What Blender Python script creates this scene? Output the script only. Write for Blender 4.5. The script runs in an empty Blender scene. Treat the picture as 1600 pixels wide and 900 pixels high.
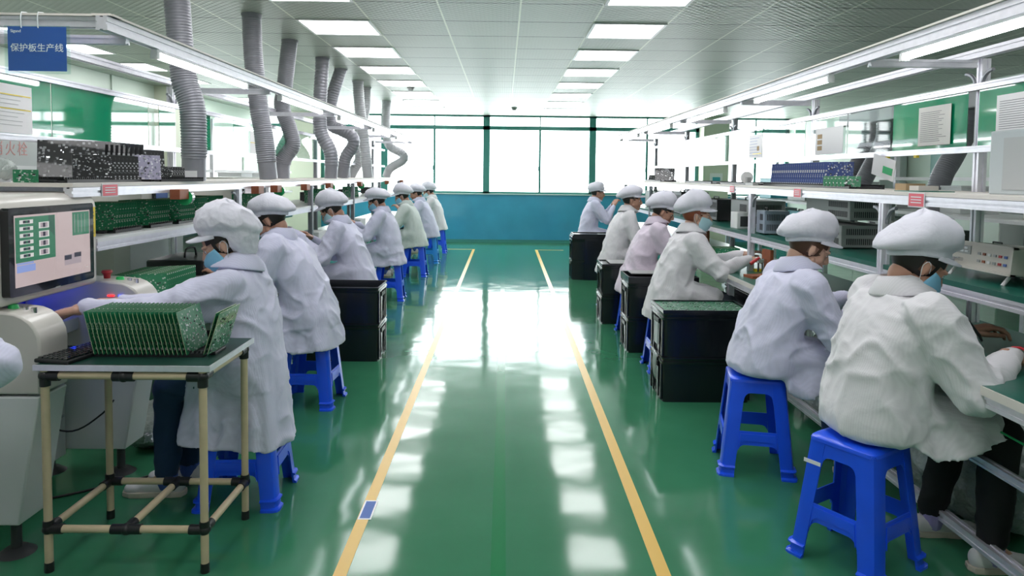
import bpy, bmesh, math, random
from mathutils import Vector, Matrix, noise, Euler
import numpy as np
random.seed(7)
PI = math.pi
scn = bpy.context.scene
C = scn.collection
# ---------------------------------------------------------------- camera
def setup_camera():
    cd = bpy.data.cameras.new('camera'); co = bpy.data.objects.new('camera', cd); C.objects.link(co)
    pit, yaw, rol = .0518, .0114, -.0111
    F = Vector((math.sin(yaw)*math.cos(pit), math.cos(yaw)*math.cos(pit), -math.sin(pit)))
    R = Vector((math.cos(yaw), -math.sin(yaw), 0)); U = R.cross(F)
    c, s = math.cos(rol), math.sin(rol)
    R2 = c*R - s*U; U2 = s*R + c*U
    m = Matrix((R2, U2, -F)).transposed().to_4x4(); m.translation = Vector((0, 0, 1.42))
    co.matrix_world = m
    cd.sensor_width = 36; cd.lens = 1099/1600*36; cd.shift_y = -118.3/1600
    cd.clip_start = .05; cd.clip_end = 200
    scn.camera = co
setup_camera()
# ---------------------------------------------------------------- light and exposure
W = bpy.data.worlds.new('World'); scn.world = W; W.use_nodes = True
bg = W.node_tree.nodes['Background']; bg.inputs[0].default_value = (.95, .97, 1.0, 1); bg.inputs[1].default_value = 4.3
scn.view_settings.view_transform = 'Standard'; scn.view_settings.look = 'None'
scn.view_settings.exposure = 0.92; scn.view_settings.gamma = 1; scn.view_settings.use_curve_mapping = False
PANEL_W = 4.8     # ceiling light panels
TUBE_W = 5.5       # bench tube lights
# ---------------------------------------------------------------- materials
M = {}
def mat(name, col, rough=.5, metal=0, coat=0, bump=None, vary=None, emit=None, spec=.5, alpha=1, trans=0, sheen=0):
    m = bpy.data.materials.new(name); m.use_nodes = True; nt = m.node_tree
    b = nt.nodes['Principled BSDF']
    b.inputs['Base Color'].default_value = (*col, 1); b.inputs['Roughness'].default_value = rough
    b.inputs['Metallic'].default_value = metal; b.inputs['Coat Weight'].default_value = coat
    b.inputs['Specular IOR Level'].default_value = spec; b.inputs['Alpha'].default_value = alpha
    b.inputs['Transmission Weight'].default_value = trans
    if sheen: b.inputs['Sheen Weight'].default_value = sheen
    if emit:
        b.inputs['Emission Color'].default_value = (*emit[0], 1); b.inputs['Emission Strength'].default_value = emit[1]
    tc = nt.nodes.new('ShaderNodeTexCoord')
    if vary:            # (scale, amount): the thing's own uneven colour
        n = nt.nodes.new('ShaderNodeTexNoise'); n.inputs['Scale'].default_value = vary[0]; n.inputs['Detail'].default_value = 5
        nt.links.new(tc.outputs['Object'], n.inputs['Vector'])
        r = nt.nodes.new('ShaderNodeMapRange'); r.inputs[1].default_value = .3; r.inputs[2].default_value = .7
        r.inputs[3].default_value = 1-vary[1]; r.inputs[4].default_value = 1+vary[1]*.5
        nt.links.new(n.outputs['Fac'], r.inputs[0])
        v = nt.nodes.new('ShaderNodeVectorMath'); v.operation = 'SCALE'; v.inputs[0].default_value = col
        nt.links.new(r.outputs[0], v.inputs['Scale']); nt.links.new(v.outputs[0], b.inputs['Base Color'])
    if bump:            # (scale, strength, distance)
        n = nt.nodes.new('ShaderNodeTexNoise'); n.inputs['Scale'].default_value = bump[0]; n.inputs['Detail'].default_value = 4
        nt.links.new(tc.outputs['Object'], n.inputs['Vector'])
        bp = nt.nodes.new('ShaderNodeBump'); bp.inputs['Strength'].default_value = bump[1]; bp.inputs['Distance'].default_value = bump[2]
        nt.links.new(n.outputs['Fac'], bp.inputs['Height']); nt.links.new(bp.outputs[0], b.inputs['Normal'])
    M[name] = m
    return m
def nd(nt, t, **kw):
    n = nt.nodes.new(t)
    for k, v in kw.items():
        if k.startswith('i'): n.inputs[int(k[1:])].default_value = v
        else: setattr(n, k, v)
    return n
def cloth(name, col, stripe=260, sheen=.3):
    m = mat(name, col, .85, sheen=sheen, spec=.25); nt = m.node_tree; b = nt.nodes['Principled BSDF']
    tc = nd(nt, 'ShaderNodeTexCoord')
    w = nd(nt, 'ShaderNodeTexWave'); w.inputs['Scale'].default_value = stripe/6.28; w.bands_direction = 'Y'; w.inputs['Distortion'].default_value = .3
    nt.links.new(tc.outputs['Object'], w.inputs['Vector'])
    n = nd(nt, 'ShaderNodeTexNoise'); n.inputs['Scale'].default_value = 16; n.inputs['Detail'].default_value = 6; n.inputs['Distortion'].default_value = .8
    nt.links.new(tc.outputs['Object'], n.inputs['Vector'])
    n2 = nd(nt, 'ShaderNodeMath', operation='MULTIPLY', i1=.08); nt.links.new(w.outputs['Fac'], n2.inputs[0])
    a = nd(nt, 'ShaderNodeMath', operation='ADD'); nt.links.new(n.outputs['Fac'], a.inputs[0]); nt.links.new(n2.outputs[0], a.inputs[1])
    bp = nd(nt, 'ShaderNodeBump'); bp.inputs['Strength'].default_value = .25; bp.inputs['Distance'].default_value = .008
    nt.links.new(a.outputs[0], bp.inputs['Height']); nt.links.new(bp.outputs[0], b.inputs['Normal'])
    mx = nd(nt, 'ShaderNodeMixRGB'); mx.inputs[1].default_value = (*[c*.95 for c in col], 1); mx.inputs[2].default_value = (*col, 1)
    nt.links.new(w.outputs['Fac'], mx.inputs[0]); nt.links.new(mx.outputs[0], b.inputs['Base Color'])
    return m
mat('wall', (.66, .74, .66), .45, vary=(1.5, .05)); mat('wall_cream', (.60, .62, .50), .5)
mat('wall_blue', (.045, .31, .48), .28, coat=.3, vary=(2, .12)); mat('frame_green', (.05, .24, .21), .4)
mat('sill', (.6, .75, .72), .3)
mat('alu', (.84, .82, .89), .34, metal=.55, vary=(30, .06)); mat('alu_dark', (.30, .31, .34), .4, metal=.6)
mat('white_board', (.84, .84, .85), .35); mat('cream_edge', (.74, .69, .65), .5)
mat('mat_green', (.012, .13, .095), .28, vary=(8, .15)); mat('board_green', (.0, .26, .12), .04, spec=.8, coat=1)
mat('black', (.012, .012, .014), .4, bump=(60, .1, .002)); mat('black_gloss', (.008, .009, .012), .12, coat=.6)
mat('crate_black', (.008, .010, .014), .24, coat=.15, bump=(25, .05, .004))
mat('pipe_cream', (.62, .50, .33), .35, vary=(20, .08)); mat('joint_black', (.015, .015, .016), .35)
mat('stool_blue', (.012, .10, .92), .3, coat=.2, vary=(6, .08)); mat('stool_sky', (.02, .28, .80), .3, coat=.2)
mat('machine', (.62, .59, .55), .3, coat=.2, vary=(3, .03)); mat('machine_white', (.66, .68, .68), .4)
mat('machine_grey', (.40, .44, .45), .45); mat('bay_blue_lit', (.015, .03, .55), .4)
mat('blue_led', (.02, .05, .9), .4, emit=((.02, .06, 1), 2.2)); mat('red_led', (.8, .02, .02), .4, emit=((1, .03, .03), 1.2))
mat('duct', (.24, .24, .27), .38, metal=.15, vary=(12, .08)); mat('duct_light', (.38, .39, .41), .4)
mat('red', (.50, .035, .04), .35); mat('red_label', (.78, .10, .14), .4); mat('green_button', (.02, .5, .12), .3)
mat('yellow', (.75, .58, .03), .4); mat('yellow_tape', (.74, .46, .07), .3); mat('orange', (.30, .085, .035), .5, vary=(20, .2)); mat('tape_green', (.02, .42, .14), .35)
mat('silver', (.7, .7, .72), .2, metal=1); mat('paper', (.78, .77, .78), .6); mat('paper_warm', (.62, .61, .58), .6)
mat('ink', (.12, .12, .14), .6); mat('ink_blue', (.10, .18, .5), .6); mat('sign_blue', (.06, .15, .55), .35)
mat('white_ink', (.98, .98, 1), .5); mat('red_ink', (.50, .22, .20), .5)
mat('inst_grey', (.36, .37, .37), .45); mat('inst_dark', (.05, .05, .055), .45); mat('inst_beige', (.60, .57, .52), .45)
mat('inst_blue', (.34, .40, .50), .35); mat('teal', (.05, .38, .45), .4); mat('carton', (.42, .30, .17), .8)
mat('skin', (.50, .27, .19), .5, vary=(9, .06)); mat('skin_light', (.58, .35, .26), .5, vary=(9, .06))
mat('hair', (.012, .009, .008), .45); mat('hair_brown', (.07, .030, .015), .45); mat('hair_red', (.20, .05, .02), .45)
mat('eye_white', (.7, .7, .7), .2); mat('lip', (.40, .14, .12), .5)
mat('mask_blue', (.22, .52, .72), .7); mat('mask_pale', (.42, .66, .72), .7); mat('elastic', (.75, .77, .8), .6)
mat('jeans', (.015, .045, .11), .8, bump=(200, .3, .002)); mat('trousers_black', (.008, .009, .010), .85); mat('trousers_grey', (.05, .06, .08), .8)
mat('shoe_white', (.66, .66, .66), .6); mat('shoe_sole', (.55, .50, .42), .5); mat('sock_blue', (.05, .11, .35), .8); mat('sock_lilac', (.38, .33, .62), .8)
mat('cap_white', (.74, .73, .82), .8, bump=(45, .25, .01)); mat('cable_black', (.01, .01, .012), .4); mat('cable_red', (.6, .02, .04), .4)
mat('bag', (.55, .60, .58), .15, spec=.8, alpha=.75, bump=(14, .9, .04)); mat('bag_grey', (.42, .48, .46), .3, bump=(12, 1, .05))
mat('rubber', (.03, .03, .03), .6); mat('bin_dark', (.05, .05, .055), .4)
cloth('coat_blue', (.68, .68, .86)); cloth('coat_white', (.78, .76, .80)); cloth('coat_pink', (.74, .64, .76)); cloth('coat_mint', (.66, .72, .70))
mat('tube_lit', (1, 1, 1), .5, emit=((.93, .96, 1), TUBE_W)); mat('panel_lit', (1, 1, 1), .5, emit=((1.0, .99, 1.0), PANEL_W))

def make_floor_mat():
    m = mat('floor_epoxy', (.015, .17, .07), .12); nt = m.node_tree; b = nt.nodes['Principled BSDF']
    tc0 = nd(nt, 'ShaderNodeTexCoord'); tc = nd(nt, 'ShaderNodeMapping'); tc.inputs['Location'].default_value = (3.3, 7.7, .37)
    nt.links.new(tc0.outputs['Object'], tc.inputs['Vector'])
    n = nd(nt, 'ShaderNodeTexNoise'); n.inputs['Scale'].default_value = 1.3; n.inputs['Detail'].default_value = 6; n.inputs['Roughness'].default_value = .6
    nt.links.new(tc.outputs[0], n.inputs['Vector'])
    cr = nd(nt, 'ShaderNodeValToRGB'); cr.color_ramp.elements[0].position = .3; cr.color_ramp.elements[0].color = (.036, .180, .092, 1)
    cr.color_ramp.elements[1].position = .7; cr.color_ramp.elements[1].color = (.046, .218, .114, 1)
    nt.links.new(n.outputs['Fac'], cr.inputs[0])
    # faint pale scuffs
    s = nd(nt, 'ShaderNodeTexNoise'); s.inputs['Scale'].default_value = 3; s.inputs['Detail'].default_value = 9; s.inputs['Distortion'].default_value = 2.5
    nt.links.new(tc.outputs[0], s.inputs['Vector'])
    sr = nd(nt, 'ShaderNodeMapRange'); sr.inputs[1].default_value = .62; sr.inputs[2].default_value = .8; sr.inputs[4].default_value = .12
    nt.links.new(s.outputs['Fac'], sr.inputs[0])
    mx = nd(nt, 'ShaderNodeMixRGB'); mx.inputs[2].default_value = (.10, .30, .20, 1)
    nt.links.new(cr.outputs[0], b.inputs['Base Color'])
    n3 = nd(nt, 'ShaderNodeTexNoise'); n3.inputs['Scale'].default_value = 3.1; n3.inputs['Detail'].default_value = 1
    nt.links.new(tc.outputs[0], n3.inputs['Vector'])
    bp = nd(nt, 'ShaderNodeBump'); bp.inputs['Strength'].default_value = .5; bp.inputs['Distance'].default_value = .006
    nt.links.new(n3.outputs['Fac'], bp.inputs['Height']); nt.links.new(bp.outputs[0], b.inputs['Normal'])
    rr = nd(nt, 'ShaderNodeMapRange'); rr.inputs[3].default_value = .06; rr.inputs[4].default_value = .13
    nt.links.new(n.outputs['Fac'], rr.inputs[0]); nt.links.new(rr.outputs[0], b.inputs['Roughness'])
    b.inputs['IOR'].default_value = 1.43
make_floor_mat()
TILE = .6175; GX, GY, CEIL = -1.744, 5.282, 2.692
def make_ceiling_mat():
    m = mat('ceiling_tile', (.5, .53, .48), .42, metal=.12); nt = m.node_tree; b = nt.nodes['Principled BSDF']
    tc = nd(nt, 'ShaderNodeTexCoord')
    mp = nd(nt, 'ShaderNodeMapping'); mp.inputs['Location'].default_value = (-GX, -GY, 0)
    nt.links.new(tc.outputs['Object'], mp.inputs['Vector'])
    sx = nd(nt, 'ShaderNodeSeparateXYZ'); nt.links.new(mp.outputs[0], sx.inputs[0])
    lines = []
    for k, wd in ((0, .012), (1, .016)):
        d = nd(nt, 'ShaderNodeMath', operation='DIVIDE', i1=TILE); nt.links.new(sx.outputs[k], d.inputs[0])
        f = nd(nt, 'ShaderNodeMath', operation='FRACT'); nt.links.new(d.outputs[0], f.inputs[0])
        a = nd(nt, 'ShaderNodeMath', operation='SUBTRACT', i1=.5); nt.links.new(f.outputs[0], a.inputs[0])
        ab = nd(nt, 'ShaderNodeMath', operation='ABSOLUTE'); nt.links.new(a.outputs[0], ab.inputs[0])
        g = nd(nt, 'ShaderNodeMath', operation='GREATER_THAN', i1=.5-wd); nt.links.new(ab.outputs[0], g.inputs[0])
        lines.append(g)
    # diamond embossing
    cs = nd(nt, 'ShaderNodeMapping'); cs.inputs['Rotation'].default_value = (0, 0, PI/4); cs.inputs['Scale'].default_value = (1, 1, 1)
    nt.links.new(tc.outputs['Object'], cs.inputs['Vector'])
    sp = nd(nt, 'ShaderNodeSeparateXYZ'); nt.links.new(cs.outputs[0], sp.inputs[0])
    ws = []
    for k in (0, 1):
        q = nd(nt, 'ShaderNodeMath', operation='MULTIPLY', i1=2*PI/.046); nt.links.new(sp.outputs[k], q.inputs[0])
        s = nd(nt, 'ShaderNodeMath', operation='SINE'); nt.links.new(q.outputs[0], s.inputs[0]); ws.append(s)
    mxm = nd(nt, 'ShaderNodeMath', operation='MAXIMUM'); nt.links.new(ws[0].outputs[0], mxm.inputs[0]); nt.links.new(ws[1].outputs[0], mxm.inputs[1])
    bp = nd(nt, 'ShaderNodeBump'); bp.inputs['Strength'].default_value = .5; bp.inputs['Distance'].default_value = .004
    nt.links.new(mxm.outputs[0], bp.inputs['Height']); nt.links.new(bp.outputs[0], b.inputs['Normal'])
    mx1 = nd(nt, 'ShaderNodeMixRGB'); mx1.inputs[1].default_value = (.36, .40, .35, 1); mx1.inputs[2].default_value = (.06, .065, .06, 1)
    nt.links.new(lines[1].outputs[0], mx1.inputs[0])
    mx2 = nd(nt, 'ShaderNodeMixRGB'); mx2.inputs[2].default_value = (.66, .70, .58, 1)
    nt.links.new(lines[0].outputs[0], mx2.inputs[0]); nt.links.new(mx1.outputs[0], mx2.inputs[1])
    nt.links.new(mx2.outputs[0], b.inputs['Base Color'])
make_ceiling_mat()
def make_clear(name, tint, gloss):
    m = bpy.data.materials.new(name); m.use_nodes = True; nt = m.node_tree; nt.nodes.clear()
    o = nd(nt, 'ShaderNodeOutputMaterial'); t = nd(nt, 'ShaderNodeBsdfTransparent'); t.inputs[0].default_value = (*tint, 1)
    g = nd(nt, 'ShaderNodeBsdfGlossy'); g.inputs['Roughness'].default_value = .03
    fr = nd(nt, 'ShaderNodeFresnel'); fr.inputs[0].default_value = 1.5
    ge = nd(nt, 'ShaderNodeNewGeometry'); bk = nd(nt, 'ShaderNodeMath', operation='SUBTRACT'); bk.inputs[0].default_value = gloss; bk.inputs[1].default_value = 0
    ms = nd(nt, 'ShaderNodeMath', operation='MULTIPLY', i1=gloss); nt.links.new(ge.outputs['Backfacing'], ms.inputs[0]); nt.links.new(ms.outputs[0], bk.inputs[1])
    ml = nd(nt, 'ShaderNodeMath', operation='MULTIPLY'); nt.links.new(bk.outputs[0], ml.inputs[1]); nt.links.new(fr.outputs[0], ml.inputs[0])
    mx = nd(nt, 'ShaderNodeMixShader'); nt.links.new(ml.outputs[0], mx.inputs[0]); nt.links.new(t.outputs[0], mx.inputs[1]); nt.links.new(g.outputs[0], mx.inputs[2])
    nt.links.new(mx.outputs[0], o.inputs[0]); M[name] = m
make_clear('glass', (.95, .98, .97), 1.0); make_clear('clear_film', (.94, .985, .975), 1.6)
def make_pcb(name, base, c1, c2, scale=90, dens=.35):
    m = mat(name, base, .35, coat=.4); nt = m.node_tree; b = nt.nodes['Principled BSDF']
    tc = nd(nt, 'ShaderNodeTexCoord')
    v = nd(nt, 'ShaderNodeTexVoronoi'); v.distance = 'CHEBYCHEV'; v.inputs['Scale'].default_value = scale
    nt.links.new(tc.outputs['Object'], v.inputs['Vector'])
    sc = nd(nt, 'ShaderNodeSeparateColor'); nt.links.new(v.outputs['Color'], sc.inputs[0])
    g = nd(nt, 'ShaderNodeMath', operation='LESS_THAN', i1=dens); nt.links.new(sc.outputs[0], g.inputs[0])
    d = nd(nt, 'ShaderNodeMath', operation='LESS_THAN', i1=.33); nt.links.new(v.outputs['Distance'], d.inputs[0])
    mu = nd(nt, 'ShaderNodeMath', operation='MULTIPLY'); nt.links.new(g.outputs[0], mu.inputs[0]); nt.links.new(d.outputs[0], mu.inputs[1])
    cc = nd(nt, 'ShaderNodeMixRGB'); cc.inputs[1].default_value = (*c1, 1); cc.inputs[2].default_value = (*c2, 1)
    g2 = nd(nt, 'ShaderNodeMath', operation='GREATER_THAN', i1=.5); nt.links.new(sc.outputs[1], g2.inputs[0]); nt.links.new(g2.outputs[0], cc.inputs[0])
    mx = nd(nt, 'ShaderNodeMixRGB'); mx.inputs[1].default_value = (*base, 1); nt.links.new(mu.outputs[0], mx.inputs[0]); nt.links.new(cc.outputs[0], mx.inputs[2])
    nt.links.new(mx.outputs[0], b.inputs['Base Color'])
make_pcb('pcb_green', (.012, .20, .085), (.45, .55, .48), (.05, .22, .12), 95, .5)
make_pcb('pcb_blue', (.02, .05, .22), (.6, .62, .62), (.10, .16, .40), 85, .55)
make_pcb('pcb_black', (.012, .012, .014), (.40, .40, .42), (.08, .08, .09), 80, .55)
make_pcb('pcb_lilac', (.36, .34, .46), (.62, .6, .66), (.2, .2, .28), 80, .5)
mat('pcb_edge', (.35, .42, .25), .5)
# ---------------------------------------------------------------- mesh builder
class MB:
    def __init__(s): s.v = []; s.f = []; s.mi = []; s.ms = []; s.cur = 0
    def m(s, name):
        if name not in s.ms: s.ms.append(name)
        s.cur = s.ms.index(name); return s
    def add(s, vs, fs):
        k = len(s.v); s.v += [tuple(v) for v in vs]; s.f += [tuple(i+k for i in f) for f in fs]; s.mi += [s.cur]*len(fs); return s
    def box(s, x0, x1, y0, y1, z0, z1, T=None):
        vs = [Vector((x, y, z)) for x in (x0, x1) for y in (y0, y1) for z in (z0, z1)]
        if T is not None: vs = [T @ v for v in vs]
        return s.add(vs, [(0, 1, 3, 2), (4, 6, 7, 5), (0, 4, 5, 1), (2, 3, 7, 6), (0, 2, 6, 4), (1, 5, 7, 3)])
    def tube(s, pts, r, n=8, cap=True):
        pts = [Vector(p) for p in pts]; rs = r if isinstance(r, (list, tuple)) else [r]*len(pts)
        t0 = (pts[1]-pts[0]).normalized(); up = Vector((0, 0, 1)) if abs(t0.z) < .9 else Vector((1, 0, 0))
        a = t0.cross(up).normalized(); rings = []
        for i, p in enumerate(pts):
            t = (pts[min(i+1, len(pts)-1)]-pts[max(i-1, 0)]).normalized()
            a = (a - t*a.dot(t)).normalized(); b = t.cross(a)
            rings.append([p+(a*math.cos(2*PI*j/n)+b*math.sin(2*PI*j/n))*rs[i] for j in range(n)])
        return s.loft(rings, cap)
    def loft(s, rings, cap=True, closed=True):
        n = len(rings[0]); vs = [v for r in rings for v in r]; fs = []
        for i in range(len(rings)-1):
            for j in range(n if closed else n-1):
                k = (j+1) % n; fs.append((i*n+j, i*n+k, (i+1)*n+k, (i+1)*n+j))
        if cap: fs.append(tuple(range(n-1, -1, -1))); fs.append(tuple((len(rings)-1)*n+j for j in range(n)))
        return s.add(vs, fs)
    def ell(s, c, r, R=None, nu=14, nv=9):
        c = Vector(c); vs = []; fs = []
        for i in range(nv+1):
            ph = PI*i/nv
            for j in range(nu):
                th = 2*PI*j/nu; v = Vector((r[0]*math.sin(ph)*math.cos(th), r[1]*math.sin(ph)*math.sin(th), r[2]*math.cos(ph)))
                if R is not None: v = R @ v
                vs.append(c+v)
        for i in range(nv):
            for j in range(nu):
                k = (j+1) % nu; fs.append((i*nu+j, (i+1)*nu+j, (i+1)*nu+k, i*nu+k))
        return s.add(vs, fs)
    def cap(s, a, b, ra, rb, n=12):          # tapered capsule
        a = Vector(a); b = Vector(b); d = b-a; L = d.length; t = d/L if L > 1e-6 else Vector((0, 0, 1))
        up = Vector((0, 0, 1)) if abs(t.z) < .9 else Vector((1, 0, 0)); u = t.cross(up).normalized(); w = t.cross(u)
        rings = []
        for (c, r, ph) in [(a, ra, -85), (a, ra, -60), (a, ra, -30), (a, ra, 0), (b, rb, 0), (b, rb, 30), (b, rb, 60), (b, rb, 85)]:
            q = math.radians(ph); rings.append([c+t*(r*math.sin(q))+(u*math.cos(2*PI*j/n)+w*math.sin(2*PI*j/n))*(r*math.cos(q)) for j in range(n)])
        return s.loft(rings)
    def prism(s, poly, y0, y1, T=None):      # poly in x,z extruded along y
        n = len(poly); vs = [Vector((x, y0, z)) for x, z in poly]+[Vector((x, y1, z)) for x, z in poly]
        if T is not None: vs = [T @ v for v in vs]
        return s.add(vs, [tuple(range(n)), tuple(range(2*n-1, n-1, -1))]+[(i, i+n, (i+1) % n+n, (i+1) % n) for i in range(n)])
    def mesh(s, name):
        me = bpy.data.meshes.new(name); me.from_pydata(s.v, [], s.f); me.update()
        for k in s.ms: me.materials.append(M[k])
        if s.ms: me.polygons.foreach_set('material_index', s.mi)
        bm = bmesh.new(); bm.from_mesh(me); bmesh.ops.recalc_face_normals(bm, faces=bm.faces); bm.to_mesh(me); bm.free()
        return me
    def build(s, name, parent=None, smooth=False, bevel=0, loc=None, rz=0, mt=None):
        if mt and not s.ms: s.ms = [mt]; s.mi = [0]*len(s.f)
        me = s.mesh(name)
        if smooth: me.shade_smooth() if smooth is True else me.set_sharp_from_angle(angle=math.radians(smooth))
        if smooth and smooth is not True:
            me.shade_smooth(); me.set_sharp_from_angle(angle=math.radians(smooth))
        o = bpy.data.objects.new(name, me); C.objects.link(o)
        if parent is not None: o.parent = parent
        if loc is not None: o.location = loc
        if rz: o.rotation_euler = (0, 0, rz)
        if bevel:
            b = o.modifiers.new('bevel', 'BEVEL'); b.width = bevel; b.segments = 2; b.limit_method = 'ANGLE'; b.angle_limit = .7
        return o
def tag(o, label=None, cat=None, group=None, kind=None):
    if label: o['label'] = label
    if cat: o['category'] = cat
    if group: o['group'] = group
    if kind: o['kind'] = kind
    return o
def empty(name, label, cat, loc=(0, 0, 0), rz=0, group=None):
    o = bpy.data.objects.new(name, None); o.empty_display_size = .05; C.objects.link(o)
    o.location = loc; o.rotation_euler = (0, 0, rz); tag(o, label, cat, group); return o
def kids(o): return [c for c in bpy.data.objects if c.parent == o]
KIDS = {}
def copy_tree(o, parent=None):
    c = o.copy(); C.objects.link(c)
    if parent is not None: c.parent = parent
    if o.name not in KIDS: KIDS[o.name] = kids(o)
    for ch in KIDS[o.name]: copy_tree(ch, c)
    return c
def dup(o, loc, rot, label, group=None, cat=None):
    c = copy_tree(o); c.location = loc; c.rotation_euler = rot if isinstance(rot, tuple) else (0, 0, rot)
    tag(c, label, cat, group); return c
def rrect(x0, x1, z0, z1, r, n=4):
    pts = []
    for cx, cz, a0 in ((x1-r, z1-r, 0), (x0+r, z1-r, 90), (x0+r, z0+r, 180), (x1-r, z0+r, 270)):
        for i in range(n+1):
            a = math.radians(a0+90*i/n); pts.append((cx+r*math.cos(a), cz+r*math.sin(a)))
    return pts
def text_obj(name, body, size, mtl, parent, loc, rot, depth=.0006, sx=1, align='CENTER', spacing=1):
    cu = bpy.data.curves.new(name, 'FONT'); cu.body = body; cu.size = size; cu.extrude = depth; cu.align_x = align; cu.align_y = 'CENTER'
    cu.space_character = spacing
    t = bpy.data.objects.new(name+'_tmp', cu); C.objects.link(t)
    dg = bpy.context.evaluated_depsgraph_get(); me = bpy.data.meshes.new_from_object(t.evaluated_get(dg))
    bpy.data.objects.remove(t); me.materials.clear(); me.materials.append(M[mtl])
    o = bpy.data.objects.new(name, me); C.objects.link(o); o.location = loc; o.rotation_euler = rot; o.scale = (sx, 1, 1)
    if parent is not None: o.parent = parent
    return o
# ================================================================ THE ROOM
XL, XR, YN, YF = -5.2, 6.05, -3.0, 14.95
def slab(name, x0, x1, y0, y1, z0, z1, mt):
    o = MB().m(mt).box(x0, x1, y0, y1, z0, z1).build(name); tag(o, kind='structure'); return o
slab('floor', XL-.2, XR+.2, YN-.2, YF+.2, -.1, 0, 'floor_epoxy')
slab('ceiling', XL-.2, XR+.2, YN-.2, YF+.2, CEIL+.002, CEIL+.1, 'ceiling_tile')
slab('wall_near', XL-.2, XR+.2, YN-.2, YN, 0, CEIL, 'wall')
slab('wall_right', XR, XR+.2, YN, YF+.2, 0, CEIL, 'wall')
# left wall with a window opening near the far end
wl = MB().m('wall').box(XL-.2, XL, YN, 11.3, 0, CEIL).box(XL-.2, XL, 11.3, 14.2, 0, 1.0).box(XL-.2, XL, 11.3, 14.2, 2.25, CEIL).box(XL-.2, XL, 14.2, YF+.2, 0, CEIL).build('wall_left')
tag(wl, kind='structure')
for i, yy in enumerate((3.0, 6.2, 9.4)):
    tag(MB().m('wall').box(XL, XL+.018, yy, yy+.05, .0, CEIL).build('trim_%d' % (i+10)), kind='structure')
# far wall: blue dado under the windows
wf = MB().m('wall_blue').box(XL, XR, YF, YF+.2, 0, 1.02).build('wall_far'); tag(wf, kind='structure')
tag(MB().m('sill').box(XL, XR, YF-.03, YF+.2, 1.02, 1.04).build('trim_1'), kind='structure')
tag(MB().m('frame_green').box(XL, XR, YF-.012, YF, .0, .06).build('baseboard_far'), kind='structure')
for i, (a, b) in enumerate(((-4.62, -3.88), (4.13, 4.66))):
    tag(MB().m('wall_cream').box(a, b, YF-.35, YF+.1, 0, CEIL).build('trim_%d' % (i+2)), kind='structure')
tag(MB().m('wall_cream').box(XL, XL+.30, 10.55, 10.95, 0, CEIL).build('trim_4'), kind='structure')
def far_window(i, x0, x1, mid):
    r = bpy.data.objects.new('window_%d' % i, None); C.objects.link(r); tag(r, kind='structure'); r.location = ((x0+x1)/2, YF, 1.04)
    L = Matrix.Translation(Vector((-(x0+x1)/2, -YF, -1.04)))
    f = MB().m('frame_green')
    for (a, b, c, d) in ((x0, x0+.07, 1.04, CEIL), (x1-.07, x1, 1.04, CEIL), (x0, x1, 1.04, 1.08), (x0, x1, 2.39, 2.47), (x0, x1, 2.66, CEIL+.004)):
        f.box(a, b, YF+.02, YF+.10, c, d, L)
    f.build('window_frame', r)
    for m_ in mid:
        MB().m('frame_green').box(m_-.022, m_+.022, YF+.035, YF+.085, 1.08, 2.39, L).box(m_-.012, m_+.012, YF+.035, YF+.085, 2.47, 2.66, L).build('window_mullion', r)
        MB().m('frame_green').box(m_-.035, m_-.015, YF+.015, YF+.04, 1.53, 1.62, L).build('window_latch', r)
    xs = [x0+.07]+list(mid)+[x1-.07]
    for k in range(len(xs)-1):
        MB().m('glass').box(xs[k], xs[k+1], YF+.058, YF+.062, 1.08, 2.39, L).build('window_pane', r)
    MB().m('glass').box(x0+.07, x1-.07, YF+.058, YF+.062, 2.47, 2.66, L).build('window_pane', r)
far_window(1, -5.2, -4.62, ()); far_window(2, -3.88, -2.55, (-3.3,)); far_window(3, -2.55, -.385, (-1.49,))
far_window(4, -.385, 1.87, (.75,)); far_window(5, 1.87, 4.13, (3.03,)); far_window(6, 4.66, 6.05, (5.35,))
r = bpy.data.objects.new('window_7', None); C.objects.link(r); tag(r, kind='structure'); r.location = (XL, 12.75, 1.0)
L = Matrix.Translation(Vector((-XL, -12.75, -1.0)))
f = MB().m('white_board')
for (a, b, c, d) in ((11.3, 11.36, 1, 2.25), (14.14, 14.2, 1, 2.25), (12.72, 12.78, 1, 2.25), (11.3, 14.2, 1, 1.05), (11.3, 14.2, 2.2, 2.25)): f.box(XL-.12, XL-.05, a, b, c, d, L)
f.build('window_frame', r); MB().m('glass').box(XL-.09, XL-.085, 11.36, 14.14, 1.05, 2.2, L).build('window_pane', r)
# floor markings
for nm, x0, x1, w, lab in (('left', -.567, -.575, .048, 'left'), ('right', .577, .628, .052, 'right')):
    q = MB().m('yellow_tape' if 'yellow_tape' in M else 'yellow')
    sx = (x1-x0)/12
    xn = x0-.0*sx; 
    q.add([(x0-w/2-.0, .5, .0015), (x0+w/2, .5, .0015), (x1+w/2, 13.5, .0015), (x1-w/2, 13.5, .0015), (x0-w/2, .5, .0), (x0+w/2, .5, .0), (x1+w/2, 13.5, .0), (x1-w/2, 13.5, .0)],
          [(0, 1, 2, 3), (7, 6, 5, 4), (0, 4, 5, 1), (1, 5, 6, 2), (2, 6, 7, 3), (3, 7, 4, 0)])
    tag(q.build('floor_line'), 'long yellow floor line on the %s side of the aisle' % lab, 'floor marking')
tag(MB().m('yellow_tape').box(-1.2, -.61, 13.45, 13.5, 0, .0008).build('floor_line'), 'short yellow cross line at the far end by the left workers', 'floor marking')
tag(MB().m('yellow_tape').box(.66, 1.15, 13.45, 13.5, 0, .0008).build('floor_line'), 'short yellow cross line at the far end by the right crates', 'floor marking')
mat('floor_dark', (.020, .21, .080), .10)
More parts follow.
